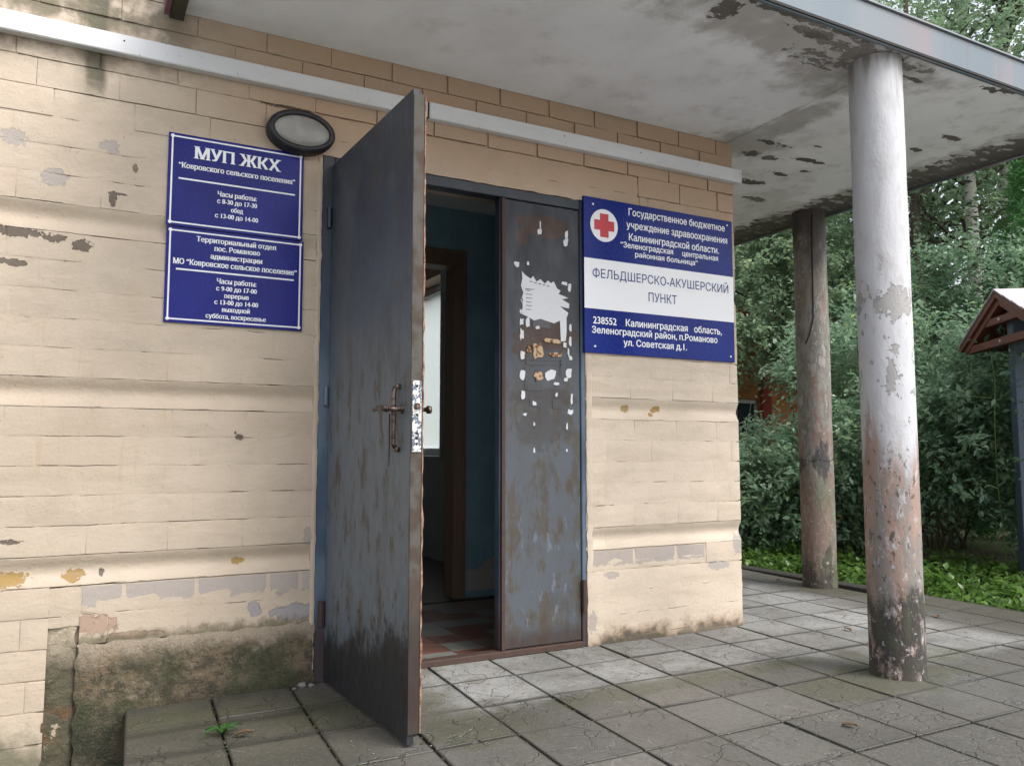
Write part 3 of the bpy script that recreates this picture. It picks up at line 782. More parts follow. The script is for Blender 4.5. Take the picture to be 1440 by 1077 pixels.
scr = [(1.795, 1.833, .022, .028), (1.933, 1.80, .028, .035), (1.937, 1.835, .014, .05), (1.679, 1.672, .03, .026), (1.736, 1.684, .014, .018), (1.925, 1.61, .03, .016), (1.951, 1.595, .018, .04), (1.705, 1.515, .012, .02), (1.703, 1.42, .022, .03), (1.705, 1.365, .022, .05), (1.735, 1.42, .02, .05), (1.955, 1.41, .014, .035), (1.953, 1.35, .016, .045), (1.925, 1.33, .02, .025), (1.708, 1.272, .026, .036), (1.955, 1.275, .018, .02), (1.708, 1.186, .03, .05), (1.85, 1.19, .055, .05), (1.945, 1.205, .035, .05), (1.93, 1.175, .02, .02), (1.71, 1.10, .02, .035), (1.96, 1.09, .012, .05), (1.766, 1.065, .02, .02), (1.88, 1.105, .012, .02), (1.952, 1.03, .03, .025), (1.72, 1.015, .018, .012), (1.766, .975, .008, .018), (1.934, .966, .009, .03), (1.766, .86, .010, .026), (1.933, .86, .010, .012), (1.76, 1.56, .0, .0), (1.70, 1.465, .014, .02), (1.945, 1.30, .01, .04), (1.785, 1.40, .02, .015), (1.80, 1.86, .006, .04), (1.88, 1.155, .03, .012)]
for i, (cx, cz, w, h) in enumerate(scr):
    if w == 0: continue
    part('paper_scrap', poly(bmesh.new(), ragged(cx-X0, cz-Z0, w, h, i, 9, .35), -.003, -.001), 'paper', fx)
for i, (cx, cz, w, h) in enumerate([(1.785, 1.295, .06, .075), (1.88, 1.285, .07, .02), (1.79, 1.185, .05, .045), (1.74, 1.30, .02, .03), (1.86, 1.345, .1, .02)]):
    part('paper_scrap', poly(bmesh.new(), ragged(cx-X0, cz-Z0, w, h, 50+i, 12, .35), -.0045, -.001), 'tan_paper', fx)

for i, (a, b, c_, d) in enumerate([(1.725, 1.905, 1.255, 1.262), (1.725, 1.905, 1.235, 1.245), (1.90, 1.908, 1.19, 1.26), (1.72, 1.726, 1.10, 1.22), (1.745, 1.80, 1.05, 1.085), (1.86, 1.915, 1.045, 1.085), (1.73, 1.81, 1.12, 1.15), (1.76, 1.85, 1.40, 1.44)]):
    part('tape_remnant', box(a-X0, b-X0, -.0022, -.0008, c_-Z0, d-Z0), M.setdefault('old_tape', bpy.data.materials.get('old_tape') or mat('old_tape', color=(.045, .045, .052), rough=.35)), fx)
# open leaf: hinge at left jamb, swung out about ninety degrees
DA = math.atan2(-.78, .03)
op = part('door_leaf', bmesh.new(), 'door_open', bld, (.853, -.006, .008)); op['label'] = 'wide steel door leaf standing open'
bm = bmesh.new(); bx(bm, 0, .022, -.78, 0, .0, 1.965, bev=.0015)
rebuild(op, bm); op.rotation_euler = (0, 0, R(2.2))
eb = bmesh.new(); bx(eb, .0225, .036, -.777, -.004, .02, 1.955); bx(eb, .0005, .0355, -.786, -.7815, .03, 1.945)
part('edge_strip', eb, 'edge', op)
rb = bmesh.new(); n = 90; rs = random.Random(5)
ra = [rb.verts.new((.0365, -.788, .03+1.92*i/n)) for i in range(n+1)]; rc = [rb.verts.new((.0415+rs.uniform(-.001, .0025), -.786+rs.uniform(-.004, .004), .03+1.92*i/n)) for i in range(n+1)]
rd = [rb.verts.new((.0365, -.770, .03+1.92*i/n)) for i in range(n+1)]
for i in range(n): rb.faces.new((ra[i], rc[i], rc[i+1], ra[i+1])); rb.faces.new((rc[i], rd[i], rd[i+1], rc[i+1]))
part('rusty_lip', rb, 'rust', op)
lb = box(.004, .033, -.7895, -.7864, .845, 1.058)
lp = part('lock_plate', lb, 'lock', op)
for z_ in (1.042, .868, .955, .90, .885):
    s_ = bmesh.new(); tube(s_, [(.018, -.7898, z_), (.018, -.7912, z_)], .004, 8); part('screw', s_, 'black', lp)
s_ = bmesh.new(); bx(s_, .010, .026, -.800, -.790, .972, .990, bev=.003); part('latch_bolt', s_, 'bronze', lp)
hd = bmesh.new(); tube(hd, [(-.014, -.700, 1.042), (-.020, -.700, 1.03), (-.020, -.700, .87), (-.014, -.700, .858)], [.008, .0075, .0075, .008], 8)
for z_ in (1.045, .852): bx(hd, -.016, 0, -.708, -.692, z_-.008, z_+.008, bev=.003)
part('pull_handle', hd, 'bronze', op, smooth=True)
hd = bmesh.new(); tube(hd, [(0, -.722, .975), (-.004, -.722, .975), (-.0041, -.722, .975), (-.05, -.722, .975), (-.055, -.722, .975)], [.014, .014, .0075, .0075, .0115], 10)
tube(hd, [(-.052, -.722, .975), (-.056, -.70, .977), (-.056, -.66, .979), (-.052, -.615, .975)], [.0115, .009, .007, .006], 8)
part('lever_handle', hd, 'bronze', op, smooth=True)
hd = bmesh.new(); tube(hd, [(.036, -.722, .975), (.082, -.722, .975), (.083, -.722, .975), (.094, -.722, .975)], [.007, .007, .013, .012], 10)
part('inner_knob', hd, 'bronze', op, smooth=True)
sb = bmesh.new(); tube(sb, [(-.0012, -.62, .965), (-.0012, -.622, .87), (-.0012, -.618, .80)], [.0018, .0016, .0008], 5); part('drip_stain', sb, 'black', op)

# interior: entrance room, doorway, far room with window
part('interior_floor', box(.3, 2.64, .05, 6.0, -.12, -.012), 'int_floor', bld)
flo = part('interior_floor_tiles', box(.32, 2.60, .051, 1.335, -.0118, -.006), 'dirt', bld)
TM = {}
for nm in ('tile_red', 'tile_grey', 'tile_buff'):
    b_ = box(-.0735, .0735, -.0735, .0735, -.006, 0, bev=.0015); me = bpy.data.meshes.new('floor_tile'); b_.to_mesh(me); b_.free(); me.materials.append(M[nm]); TM[nm] = me
rs = random.Random(12)
for i in range(10):
    for j in range(8):
        part('floor_tile', TM[rs.choice(('tile_red', 'tile_grey', 'tile_buff', 'tile_grey', 'tile_red'))], None, flo, (.95+.15*i, .135+.15*j, .0))
iw = part('interior_wall', bmesh.new(), 'int_blue', bld)
bm = bmesh.new()
bx(bm, 2.056, 2.62, 1.345, 1.45, 0, 2.32); bx(bm, .3, 1.13, 1.345, 1.45, 0, 2.32); bx(bm, 1.13, 2.056, 1.345, 1.45, 2.066, 2.32)
bx(bm, 2.50, 2.62, .30, 1.345, 0, 2.32); bx(bm, .3, .42, .30, 1.345, 0, 2.32)
rebuild(iw, bm)
iw2 = part('interior_wall', box(.3, .42, 1.45, 6.0, 0, 2.9), 'int_dark', bld)
part('interior_wall', box(.42, 2.64, 5.3, 5.42, 0, 2.9), 'int_dark', bld)
part('interior_wall', box(2.58, 2.648, 1.45, 2.95, 0, 2.9), 'int_dark', bld); part('interior_wall', box(2.58, 2.648, 4.22, 5.3, 0, 2.9), 'int_dark', bld)
part('interior_wall', box(2.58, 2.648, 2.95, 4.22, 0, .82), 'int_dark', bld)
part('ceiling', box(.3, 2.648, .30, 1.45, 2.322, 2.4), 'int_ceil', bld)
part('ceiling', box(.3, 2.648, 1.451, 5.6, 2.78, 2.9), 'int_ceil', bld)
dc = part('door_casing', bmesh.new(), 'wood', bld); bm = bmesh.new()
bx(bm, 1.976, 2.055, 1.322, 1.46, 0, 1.96, bev=.004); bx(bm, 1.13, 2.055, 1.324, 1.46, 1.962, 2.065, bev=.004); bx(bm, 2.030, 2.046, 1.314, 1.3215, .0, 2.02)
bx(bm, 1.13, 1.20, 1.322, 1.46, 0, 1.96)
rebuild(dc, bm)
wnd = part('window', bmesh.new(), 'pvc', bld); bm = bmesh.new()
bx(bm, 2.80, 2.88, 2.95, 4.22, .825, .885); bx(bm, 2.80, 2.88, 2.95, 4.22, 2.27, 2.335); bx(bm, 2.80, 2.88, 2.95, 3.01, .886, 2.269); bx(bm, 2.80, 2.88, 4.10, 4.22, .886, 2.269)
bx(bm, 2.56, 2.80, 2.93, 4.24, .80, .822)
rebuild(wnd, bm)
part('pane', box(2.835, 2.842, 3.011, 4.099, .887, 2.268), 'film', wnd)

# ------------------------------------------------------------------ porch canopy
can = thing('porch_canopy', 'flat concrete porch canopy with peeling white soffit and metal fascia', 'canopy', (0, 0, 0))
part('slab', box(.240, 2.905, -1.06, -.003, 2.442, 2.56, bev=.004), 'soffit', can)
bm = bmesh.new(); bx(bm, 2.913, 4.40, -1.06, 1.75, 2.439, 2.56, bev=.004); part('slab', bm, 'soffit', can)
bm = bmesh.new(); tube(bm, [(2.909, -.84, 2.441), (2.909, -.4, 2.440), (2.909, -.01, 2.441)], .007, 6); part('joint_filler', bm, 'soffit', can)
bm = bmesh.new(); bx(bm, .225, 4.43, -1.08, -1.063, 2.432, 2.578, bev=.003); bx(bm, 4.403, 4.43, -1.062, 1.75, 2.432, 2.578)
part('fascia', bm, 'fascia', can)
part('drip_edge', box(.225, 4.437, -1.087, -1.0805, 2.436, 2.446), 'black', can)
part('flashing', box(.22, 4.44, -1.09, 1.77, 2.579, 2.586), 'fascia', can)
bm = bmesh.new(); bx(bm, .222, .239, -1.062, -.05, 2.40, 2.575); part('end_board', bm, 'fascia_end', can)
bx_ = bmesh.new(); bx(bx_, .241, .29, -.30, -.02, 2.405, 2.4415); part('end_bracket', bx_, 'dirt', can)

def column(name, x, y, r0, label, m, seed, crack=False):
    from mathutils import noise as mn
    t = thing(name, label, 'column', (x, y, 0))
    bm = bmesh.new(); seg = 48; nz = 90; H = 2.441; rings = []
    for j in range(nz+1):
        z = H*j/nz; ring = []
        for k in range(seg):
            a = 2*math.pi*k/seg
            q = Vector((math.cos(a)*1.2+seed, math.sin(a)*1.2, z*1.6))
            r = r0*(1 + .018*mn.noise(q) + .012*mn.noise(q*4)) + .0
            if z < .04: r += .003*(1-z/.04)
            if crack and abs(z-.80) < .02: r -= .006*(1-abs(z-.80)/.02)
            ring.append(bm.verts.new((r*math.cos(a), r*math.sin(a), z)))
        rings.append(ring)
    for j in range(nz):
        for k in range(seg): bm.faces.new((rings[j][k], rings[j][(k+1) % seg], rings[j+1][(k+1) % seg], rings[j+1][k]))
    part('shaft', bm, m, t, smooth=True)
    return t
c1 = column('concrete_column', 2.84, -.94, .1015, 'white painted column flaking to pink and black at its foot, nearest the camera', 'col_white', 1)
c2 = column('concrete_column', 4.25, .66, .105, 'dark stained bare concrete column with a black crack, behind the white one', 'col_dark', 4, True)
cb = bmesh.new(); pts = []
aa = math.atan2(-3.73, -4.25)
for z, off in ((2.40, -.05), (2.2, .0), (2.0, .02), (1.8, .05), (1.72, .06), (1.66, .18), (1.60, .35), (1.55, .55)):
    a = aa - off*1.0 + .15
    pts.append((math.cos(a)*.1065, math.sin(a)*.1065, z))
tube(cb, pts, .0045, 5); part('crack', cb, 'black', c2)
for k_ in range(2):
    cb = bmesh.new(); tube(cb, [(math.cos(aa+t)*.102, math.sin(aa+t)*.102, .80+.006*math.sin(t*5+k_)) for t in np.linspace(-1.5+1.5*k_, 1.5*k_, 8)], .003, 5); part('crack', cb, 'black', c2)

# ------------------------------------------------------------------ cable trunking
tr = thing('cable_trunking', 'white plastic cable trunking running along the wall above the entrance door', 'cable trunking', (0, 0, 2.23))
for x0, x1 in ((-3.1, 1.236), (1.244, 2.975)):
    part('trunking_length', box(x0, x1, -.040, -.0005, .0, .068, bev=.003, seg=2), 'duct', tr)
part('joint', box(1.2365, 1.2435, -.036, -.001, .003, .065), 'black', tr)
for x_ in (2.968, 2.33, 1.9, .1):
    b_ = bmesh.new(); tube(b_, [(x_-.01 if x_ > 2.9 else x_, -.0402, .045), (x_-.01 if x_ > 2.9 else x_, -.0412, .045)], .003, 8); part('screw', b_, 'black', tr)

# ------------------------------------------------------------------ wall lamp
lm = thing('wall_lamp', 'oval black bulkhead lamp with grey frosted lens above the blue sign', 'lamp', (.718, -.002, 2.066))
def ellipse_rev(prof, a, b, seg=56):
    bm = bmesh.new(); rings = []
    for (s, y) in prof:
        rings.append([bm.verts.new((a*math.cos(2*math.pi*k/seg) + s*math.cos(2*math.pi*k/seg), y, b*math.sin(2*math.pi*k/seg) + s*math.sin(2*math.pi*k/seg))) for k in range(seg)])
    for i in range(len(rings)-1):
        for k in range(seg): bm.faces.new((rings[i][k], rings[i+1][k], rings[i+1][(k+1) % seg], rings[i][(k+1) % seg]))
    return bm
part('housing', ellipse_rev([(0, 0), (.003, -.03), (.002, -.052), (-.006, -.062), (-.014, -.064), (-.021, -.060), (-.022, -.050)], .126, .080), 'lamp_ring', lm, smooth=True)
bm = bmesh.new(); seg = 48; ctr = bm.verts.new((0, -.072, 0)); prev = None
for q in range(1, 9):
    f_ = q/8; ring = [bm.verts.new((.1055*f_*math.cos(2*math.pi*k/seg), -.052-.020*math.sqrt(max(0, 1-f_*f_)), .0595*f_*math.sin(2*math.pi*k/seg))) for k in range(seg)]
    for k in range(seg):
        if prev is None: bm.faces.new((ctr, ring[k], ring[(k+1) % seg]))
        else: bm.faces.new((prev[k], ring[k], ring[(k+1) % seg], prev[(k+1) % seg]))
    prev = ring
part('lens', bm, 'lens', lm, smooth=True)

# ------------------------------------------------------------------ signs
def text_mesh(s):
    """outlines of the built-in font, filled by winding number (its contours overlap)"""
    from mathutils.geometry import interpolate_bezier, delaunay_2d_cdt
    c = bpy.data.curves.new('lettering', 'FONT'); c.body = s; c.size = 1
    o = bpy.data.objects.new('tmp', c); COL.objects.link(o)
    dg = bpy.context.evaluated_depsgraph_get(); dg.update()
    cu = o.to_curve(dg, apply_modifiers=False); pts, ed, E = [], [], []
    for sp in cu.splines:
        bp = sp.bezier_points; n = len(bp); P = []
        for i in range(n):
            a, b = bp[i], bp[(i+1) % n]
            st = (a.handle_right-a.co).cross(b.co-a.co).length + (b.handle_left-b.co).cross(b.co-a.co).length
            P += [p.copy() for p in interpolate_bezier(a.co, a.handle_right, b.handle_left, b.co, 5 if st > 1e-4 else 2)[:-1]]
        k = len(pts); pts += [Vector((p.x, p.y)) for p in P]; ed += [(k+i, k+(i+1) % len(P)) for i in range(len(P))]
        E += [(P[i], P[(i+1) % len(P)]) for i in range(len(P))]
    o.to_curve_clear(); bpy.data.objects.remove(o); bpy.data.curves.remove(c)
    v, _, f, *_r = delaunay_2d_cdt(pts, ed, [], 0, 1e-5)
    V = np.array([(p.x, p.y, 0.) for p in v]); T = np.array([t for t in f if len(t) == 3])
    cen = V[T].mean(1)[:, :2]; A = np.array([(a.x, a.y) for a, b in E]); B = np.array([(b.x, b.y) for a, b in E])
    wn = np.zeros(len(cen), int)
    for (ax, ay), (bx_, by) in zip(A, B):
        if ay == by: continue
        cx = (bx_-ax)*(cen[:, 1]-ay)/(by-ay)+ax
        hit = (cen[:, 0] < cx) & ((cen[:, 1] >= min(ay, by)) & (cen[:, 1] < max(ay, by)))
        wn += hit*(1 if by > ay else -1)
    F = []
    for t in T[wn != 0]:
        a, b, c_ = V[t[0]], V[t[1]], V[t[2]]
        cr = (b[0]-a[0])*(c_[1]-a[1])-(b[1]-a[1])*(c_[0]-a[0])
        F.append([int(q) for q in (t if cr > 0 else t[::-1])])
    used = sorted({i for t in F for i in t}); mp = {u: i for i, u in enumerate(used)}
    return V[used], [[mp[i] for i in t] for t in F], E
CAP = .729
def line(parent, s, x0, x1, zb, cap, m, y, serif=False, bold=.0):
    V, F, E = text_mesh(s)
    shifts = [(-.035, 0), (0, 0), (.035, 0)] if serif else [(-bold, 0), (bold, 0), (0, -bold*.7), (0, bold*.7)]
    if True:
        # heavier uprights: three overlapping side-shifted layers, each at its own tiny depth, plus slab feet
        feet = []
        for A, B in E:
            L = abs(A.x-B.x)
            if serif and abs(A.y-B.y) < 1e-4 and .07 < L < .14:
                for lv in (0, .542, .728):
                    if abs(A.y-lv) < .006: feet.append((min(A.x, B.x), max(A.x, B.x), A.y, lv > .2))
        Vs, Fs, off = [], [], 0
        for q, (dx, dz_) in enumerate(shifts):
            W_ = V.copy(); W_[:, 0] += dx; W_[:, 1] += dz_; W_[:, 2] += q*.025
            Vs.append(W_); Fs += [[i+off for i in f] for f in F]; off += len(W_)
        for x_a, x_b, yy, top in feet:
            e = .088; h = .042; y0_, y1_ = (yy-h, yy+.005) if top else (yy-.005, yy+h)
            Vs.append(np.array([[x_a-e, y0_, .12], [x_b+e, y0_, .12], [x_b+e, y1_, .12], [x_a-e, y1_, .12]])); Fs.append([off, off+1, off+2, off+3]); off += 4
        V = np.vstack(Vs); F = Fs
    mn_, mx = V[:, 0].min(), V[:, 0].max(); kx = (x1-x0)/(mx-mn_); ky = cap/CAP
    P = np.empty_like(V); P[:, 0] = x0 + (V[:, 0]-mn_)*kx; P[:, 2] = zb + V[:, 1]*ky; P[:, 1] = y - V[:, 2]*.004
    P -= np.array(parent.location)
    me = bpy.data.meshes.new('lettering'); me.from_pydata(P.tolist(), [], F); me.materials.append(M[m])
    return part('lettering', me, None, parent)
s1 = thing('clinic_sign', 'square blue and white clinic sign with a red cross, beside the closed door leaf', 'sign', (2.019, -.012, 1.303))
part('sign_board', box(0, .905, .0, .012, 0, .724, bev=.001), 'sign_blue', s1)
part('white_band', box(.0004, .9046, -.0012, -.0004, .203, .436), 'sign_white', s1)
rb = bmesh.new(); f_ = []
for yy in (-.0022, -.0005): f_.append([rb.verts.new((.112+.077*math.cos(2*math.pi*k/40), yy, .597+.077*math.sin(2*math.pi*k/40))) for k in range(40)])
rb.faces.new(f_[0]); [rb.faces.new((f_[0][(k+1) % 40], f_[0][k], f_[1][k], f_[1][(k+1) % 40])) for k in range(40)]
rd_ = part('roundel', rb, 'sign_white', s1)
w_, l_ = .0235, .0555
cr_ = [(-w_, -l_), (w_, -l_), (w_, -w_), (l_, -w_), (l_, w_), (w_, w_), (w_, l_), (-w_, l_), (-w_, w_), (-l_, w_), (-l_, -w_), (-w_, -w_)]
part('red_cross', poly(bmesh.new(), [(.112+a, .597+b) for a, b in cr_], -.0036, -.0024), 'sign_red', rd_)
L1 = [('Государственное бюджетное', 2.272, 2.875, 1.969, .0346), ('учреждение здравоохранения', 2.259, 2.889, 1.907, .0345), ('Калининградской области.', 2.272, 2.832, 1.849, .0343),
      ('“Зеленоградская     центральная', 2.223, 2.825, 1.811, .0273), ('районная больница”', 2.307, 2.692, 1.773, .0255)]
for t_, a, b, z_, c_ in L1: line(s1, t_, a, b, z_, c_, 'letter_white', -.0130, bold=.022)
for t_, a, b, z_, c_ in [('ФЕЛЬДШЕРСКО-АКУШЕРСКИЙ', 2.064, 2.888, 1.652, .0421), ('ПУНКТ', 2.383, 2.554, 1.566, .044)]: line(s1, t_, a, b, z_, c_, 'letter_blue', -.0142, bold=.006)
for t_, a, b, z_, c_ in [('238552    Калининградская   область,', 2.065, 2.839, 1.438, .0333), ('Зеленоградский район, п.Романово', 2.058, 2.810, 1.394, .0315), ('ул. Советская д.1.', 2.234, 2.613, 1.346, .0313)]: line(s1, t_, a, b, z_, c_, 'letter_white', -.0130, bold=.022)
for a, b in ((.05, .69), (.87, .70), (.055, .03), (.875, .028)):
    q = bmesh.new(); tube(q, [(a, -.0005, b), (a, -.004, b)], .005, 10); part('screw', q, 'sign_white', s1)
def office_sign(x0, x1, z0, z1, label, lines, rule, m):
    s = thing('office_sign', label, 'sign', (x0, -.009, z0), 'blue office signs left of the door')
    w, h = x1-x0, z1-z0
    part('sign_board', box(0, w, 0, .008, 0, h, bev=.0008), m, s)
    i = .0125; t = .0055; b = bmesh.new()
    bx(b, i, w-i, -.0014, -.0003, i-t/2, i+t/2); bx(b, i, w-i, -.0014, -.0003, h-i-t/2, h-i+t/2); bx(b, i-t/2, i+t/2, -.0012, -.0003, i, h-i); bx(b, w-i-t/2, w-i+t/2, -.0012, -.0003, i, h-i)
    part('border', b, 'sign_white', s)
    for a, c in ((i, i), (w-i, i), (i, h-i), (w-i, h-i)):
        q = bmesh.new(); tube(q, [(a, -.0005, c), (a, -.003, c)], .0065, 12); part('screw', q, 'sign_white', s)
    part('rule', box(rule[0]-x0, rule[1]-x0, -.0012, -.0003, rule[2]-z0-.003, rule[2]-z0+.003), 'sign_white', s)
    for t_, a, b_, z_, c_ in lines: line(s, t_, a, b_, z_, c_, 'letter_white', -.0100, serif=True, bold=0.0)
    return s
office_sign(.257, .738, 1.6535, 1.992, 'upper blue office sign with large heading, directly under the oval lamp', [('МУП ЖКХ', .342, .652, 1.909, .0448), ('“Ковровского сельского поселения”', .292, .706, 1.868, .020), ('Часы работы:', .426, .566, 1.782, .0183), ('с 8-30 до 17-30', .426, .568, 1.756, .0174), ('обед', .475, .518, 1.728, .0174), ('с 13-00 до 14-00', .420, .573, 1.702, .0174)], (.293, .706, 1.828), 'sign_violet')
office_sign(.260, .744, 1.3075, 1.650, 'lower blue office sign with ten small lines, hung under the other one', [('Территориальный отдел', .360, .642, 1.606, .0189), ('пос. Романово', .421, .583, 1.578, .0189), ('администрации', .409, .593, 1.548, .0188), ('МО “Ковровское сельское поселение”', .284, .720, 1.518, .0204), ('Часы работы:', .433, .573, 1.460, .0188), ('с 9-00 до 17-00', .432, .575, 1.434, .0172), ('перерыв', .460, .547, 1.409, .0171), ('с 13-00 до 14-00', .427, .581, 1.384, .0171), ('выходной', .454, .553, 1.358, .0171), ('суббота, воскресенье', .399, .610, 1.332, .0171)], (.295, .709, 1.499), 'sign_violet')

# ------------------------------------------------------------------ weed, dead leaf, rubble on the terrace
wd = thing('weed', 'small green weed growing from the joint between the paving tiles', 'weed', (.437, -.417, 0))
def flat_leaf(L, Wd, n=6, seed=0, lift=.012):
    bm = bmesh.new(); rs = random.Random(seed); mid = []; l = []; r = []
    for i in range(n+1):
        t = i/n; w = Wd*math.sin(math.pi*min(1, t*.85+.12))**.8*(1 if 0 < i < n else .1)*(1+rs.uniform(-.18, .18))
        z = lift*math.sin(t*math.pi*.8)+.004
        mid.append(bm.verts.new((t*L, 0, z-.002))); l.append(bm.verts.new((t*L, w/2, z+.003))); r.append(bm.verts.new((t*L, -w/2, z+.003)))
    for i in range(n): bm.faces.new((mid[i], mid[i+1], l[i+1], l[i])); bm.faces.new((mid[i], r[i], r[i+1], mid[i+1]))
    return bm
for i, (a, L_) in enumerate(((20, .06), (65, .05), (100, .035), (160, .055), (200, .065), (250, .042), (290, .03), (330, .04))):
    part('leaf', flat_leaf(L_, .019, seed=i, lift=.02), 'weed', wd, rot=(0, 0, R(a)))
tag(part('dead_leaf', flat_leaf(.055, .02, seed=9), 'deadleaf', None, (.462, -.455, .001), rot=(0, 0, R(-20))), 'brown dead leaf lying flat beside the small weed', 'leaf')
LBL = ['brown leaf on the paving between the two columns', 'brown leaf in the foreground paving, right of the white column foot', 'brown leaf on the terrace behind the dark column', 'brown leaf on the open paving in front of the white column', 'brown leaf on the paving just behind the white column foot', 'brown leaf near the terrace kerb, outermost to the right']
for i, (x_, y_, a_) in enumerate(((3.95, -.35, 40), (3.6, -1.2, 130), (4.2, .95, 200), (2.15, -1.25, 300), (3.3, -.35, 80), (4.3, -.95, 10))):
    tag(part('fallen_leaf', flat_leaf(.045+.006*(i % 3), .022, seed=20+i, lift=.006), 'deadleaf', None, (x_, y_, .001), rot=(0, 0, R(a_))), LBL[i], 'leaf', 'fallen leaves on the paving')
def stone(r, seed):
    from mathutils import noise as mn
    bm = bmesh.new(); bmesh.ops.create_icosphere(bm, subdivisions=2, radius=r)
    for v in bm.verts: v.co *= 1+.45*mn.noise(v.co.normalized()*1.6+Vector((seed, 0, 0))); v.co.z *= .6
    return bm
for i, (x_, y_, r_, lb) in enumerate(((.770, -.022, .016, 'larger rubble stone at the wall corner by the open door hinge'), (.800, -.035, .011, 'smaller rubble stone against the foot of the door frame'), (.735, -.045, .007, 'tiny pebble at the end of the mossy wall render'))):
    tag(part('rubble_stone', stone(r_, i), 'grey_stone', None, (x_, y_, r_*.45)), lb, 'stone', 'rubble by the door hinge')
def crumbs(seed, k, fn):
    from mathutils import noise as mn
    rs = random.Random(seed); bm = bmesh.new()
    for _ in range(k):
        x, y, z, r = fn(rs); m = bmesh.ops.create_icosphere(bm, subdivisions=1, radius=r, matrix=Matrix.Translation((x, y, z+r*.4)) @ Matrix.Diagonal((rs.uniform(.7, 1.5), rs.uniform(.7, 1.3), rs.uniform(.4, .8), 1)))
    return bm
tag(part('grit', crumbs(3, 420, lambda rs: (rs.uniform(.3, 4.3), -abs(rs.gauss(0, .9))-.03, .0, rs.uniform(.0008, .0028))), 'grey_stone'), 'fine grit and crumbs scattered over the paving tiles', 'grit', kind='stuff')
tag(part('joint_moss', crumbs(4, 1500, lambda rs: ((lambda i, y: (1.242+.272*i+.06*(y+.53)+rs.gauss(0, .003), y, -.006, rs.uniform(.002, .005)))(rs.randint(-3, 10), rs.uniform(-1.9, -.02)) if rs.random() < .5 else (lambda j, x: (x, -.25-.292*j+rs.gauss(0, .003), -.006, rs.uniform(.002, .005)))(rs.randint(0, 5), rs.uniform(.25, 4.2)))), mat('moss', color=(.045, .055, .02), rough=.95)), 'dark green moss and dirt filling the joints between paving tiles', 'moss', kind='stuff')
def leafcloud(P, D, n, L, Wd, spread, rng, twl=.3, up=.35, droop=.15):
    """P twig starts (k,3), D directions (k,3); n leaves a twig; returns arrays of a leaf mesh"""
    k = len(P); t = (np.arange(n)+.5)/n
    tw = twl*rng.uniform(.6, 1.3, (k, 1))
    B = P[:, None, :] + D[:, None, :]*(tw*t)[:, :, None]
    B[:, :, 2] -= droop*tw*t**2
    B = B.reshape(-1, 3) + rng.normal(0, spread, (k*n, 3))
    Dn = np.repeat(D, n, 0)
    A = rng.normal(0, 1, (k*n, 3)); A[:, 2] = A[:, 2]*.55-.1; A = A/np.linalg.norm(A, axis=1)[:, None]
    T = A + Dn*.5; T /= np.linalg.norm(T, axis=1)[:, None]
    U = rng.normal(0, .5, (k*n, 3)); U[:, 2] += up*3; Nn = U - T*(U*T).sum(1)[:, None]; Nn /= np.linalg.norm(Nn, axis=1)[:, None]+1e-9
    Sd = np.cross(T, Nn)
    l = (L*rng.uniform(.5, 1.45, k*n))[:, None]; w = l*Wd
    V = np.stack([B, B+T*l*.45+Sd*w*.5+Nn*w*.12, B+T*l*.5-Nn*w*.02, B+T*l*.45-Sd*w*.5+Nn*w*.12, B+T*l-Nn*l*.10], 1)
    tone = np.repeat(rng.uniform(0, 1, k), n)*.6 + rng.uniform(0, .45, k*n)
    return V, tone
def leaf_mesh(name, V, tone):
    m = len(V); me = bpy.data.meshes.new(name)
    idx = np.array([[0, 1, 2], [0, 2, 3], [1, 4, 2], [2, 4, 3]])
    F = (np.arange(m)*5)[:, None, None] + idx[None]
    me.vertices.add(m*5); me.vertices.foreach_set('co', V.astype(np.float32).ravel())
    nf = m*4; me.loops.add(nf*3); me.loops.foreach_set('vertex_index', F.astype(np.int32).ravel())
    me.polygons.add(nf); me.polygons.foreach_set('loop_start', np.arange(0, nf*3, 3, dtype=np.int32)); me.polygons.foreach_set('loop_total', np.full(nf, 3, np.int32))
    at = me.attributes.new('tone', 'FLOAT', 'POINT'); at.data.foreach_set('value', np.repeat(np.clip(tone, 0, 1), 5).astype(np.float32))
    me.update(calc_edges=True); return me
def stems_mesh(P, D, Ls, rad=.004):
    bm = bmesh.new()
    for p, d, l in zip(P, D, Ls):
        p = Vector(p); d = Vector(d); tube(bm, [p, p+d*l*.5+Vector((0, 0, .03*l)), p+d*l], [rad, rad*.8, rad*.3], 3, False)
    return bm
def lobes(rng, c, rx, ry, rz, nl, rl):
    """lumpy crown: lobe centres inside an ellipsoid"""
    d = rng.normal(0, 1, (nl, 3)); d /= np.linalg.norm(d, axis=1)[:, None]; r = rng.uniform(.35, .95, (nl, 1))**.6
    return c + d*r*np.array([rx, ry, rz]), rl*rng.uniform(.6, 1.25, nl)
def crown(seed, c, rx, ry, rz, nl, rl, ntw, nle, L, Wd, twl, zmin=None, spread=.02, droop=.15):
    rng = np.random.default_rng(seed); c = np.array(c, float)
    LC, LR = lobes(rng, c, rx, ry, rz, nl, rl)
    w = LR**2; i = rng.choice(nl, ntw, p=w/w.sum())
    d = rng.normal(0, 1, (ntw, 3)); d[:, 2] += .25; d /= np.linalg.norm(d, axis=1)[:, None]
    P = LC[i] + d*(LR[i]*rng.uniform(.55, 1., ntw)**.5)[:, None]
    D = d*.7 + (P-c)/np.linalg.norm(P-c, axis=1)[:, None]*.5 + rng.normal(0, .3, (ntw, 3)); D /= np.linalg.norm(D, axis=1)[:, None]
    if zmin is not None:
        k = P[:, 2] > zmin; P, D = P[k], D[k]
    V, tone = leafcloud(P, D, nle, L, Wd, spread, rng, twl, droop=droop)
    return P, D, V, tone, LC
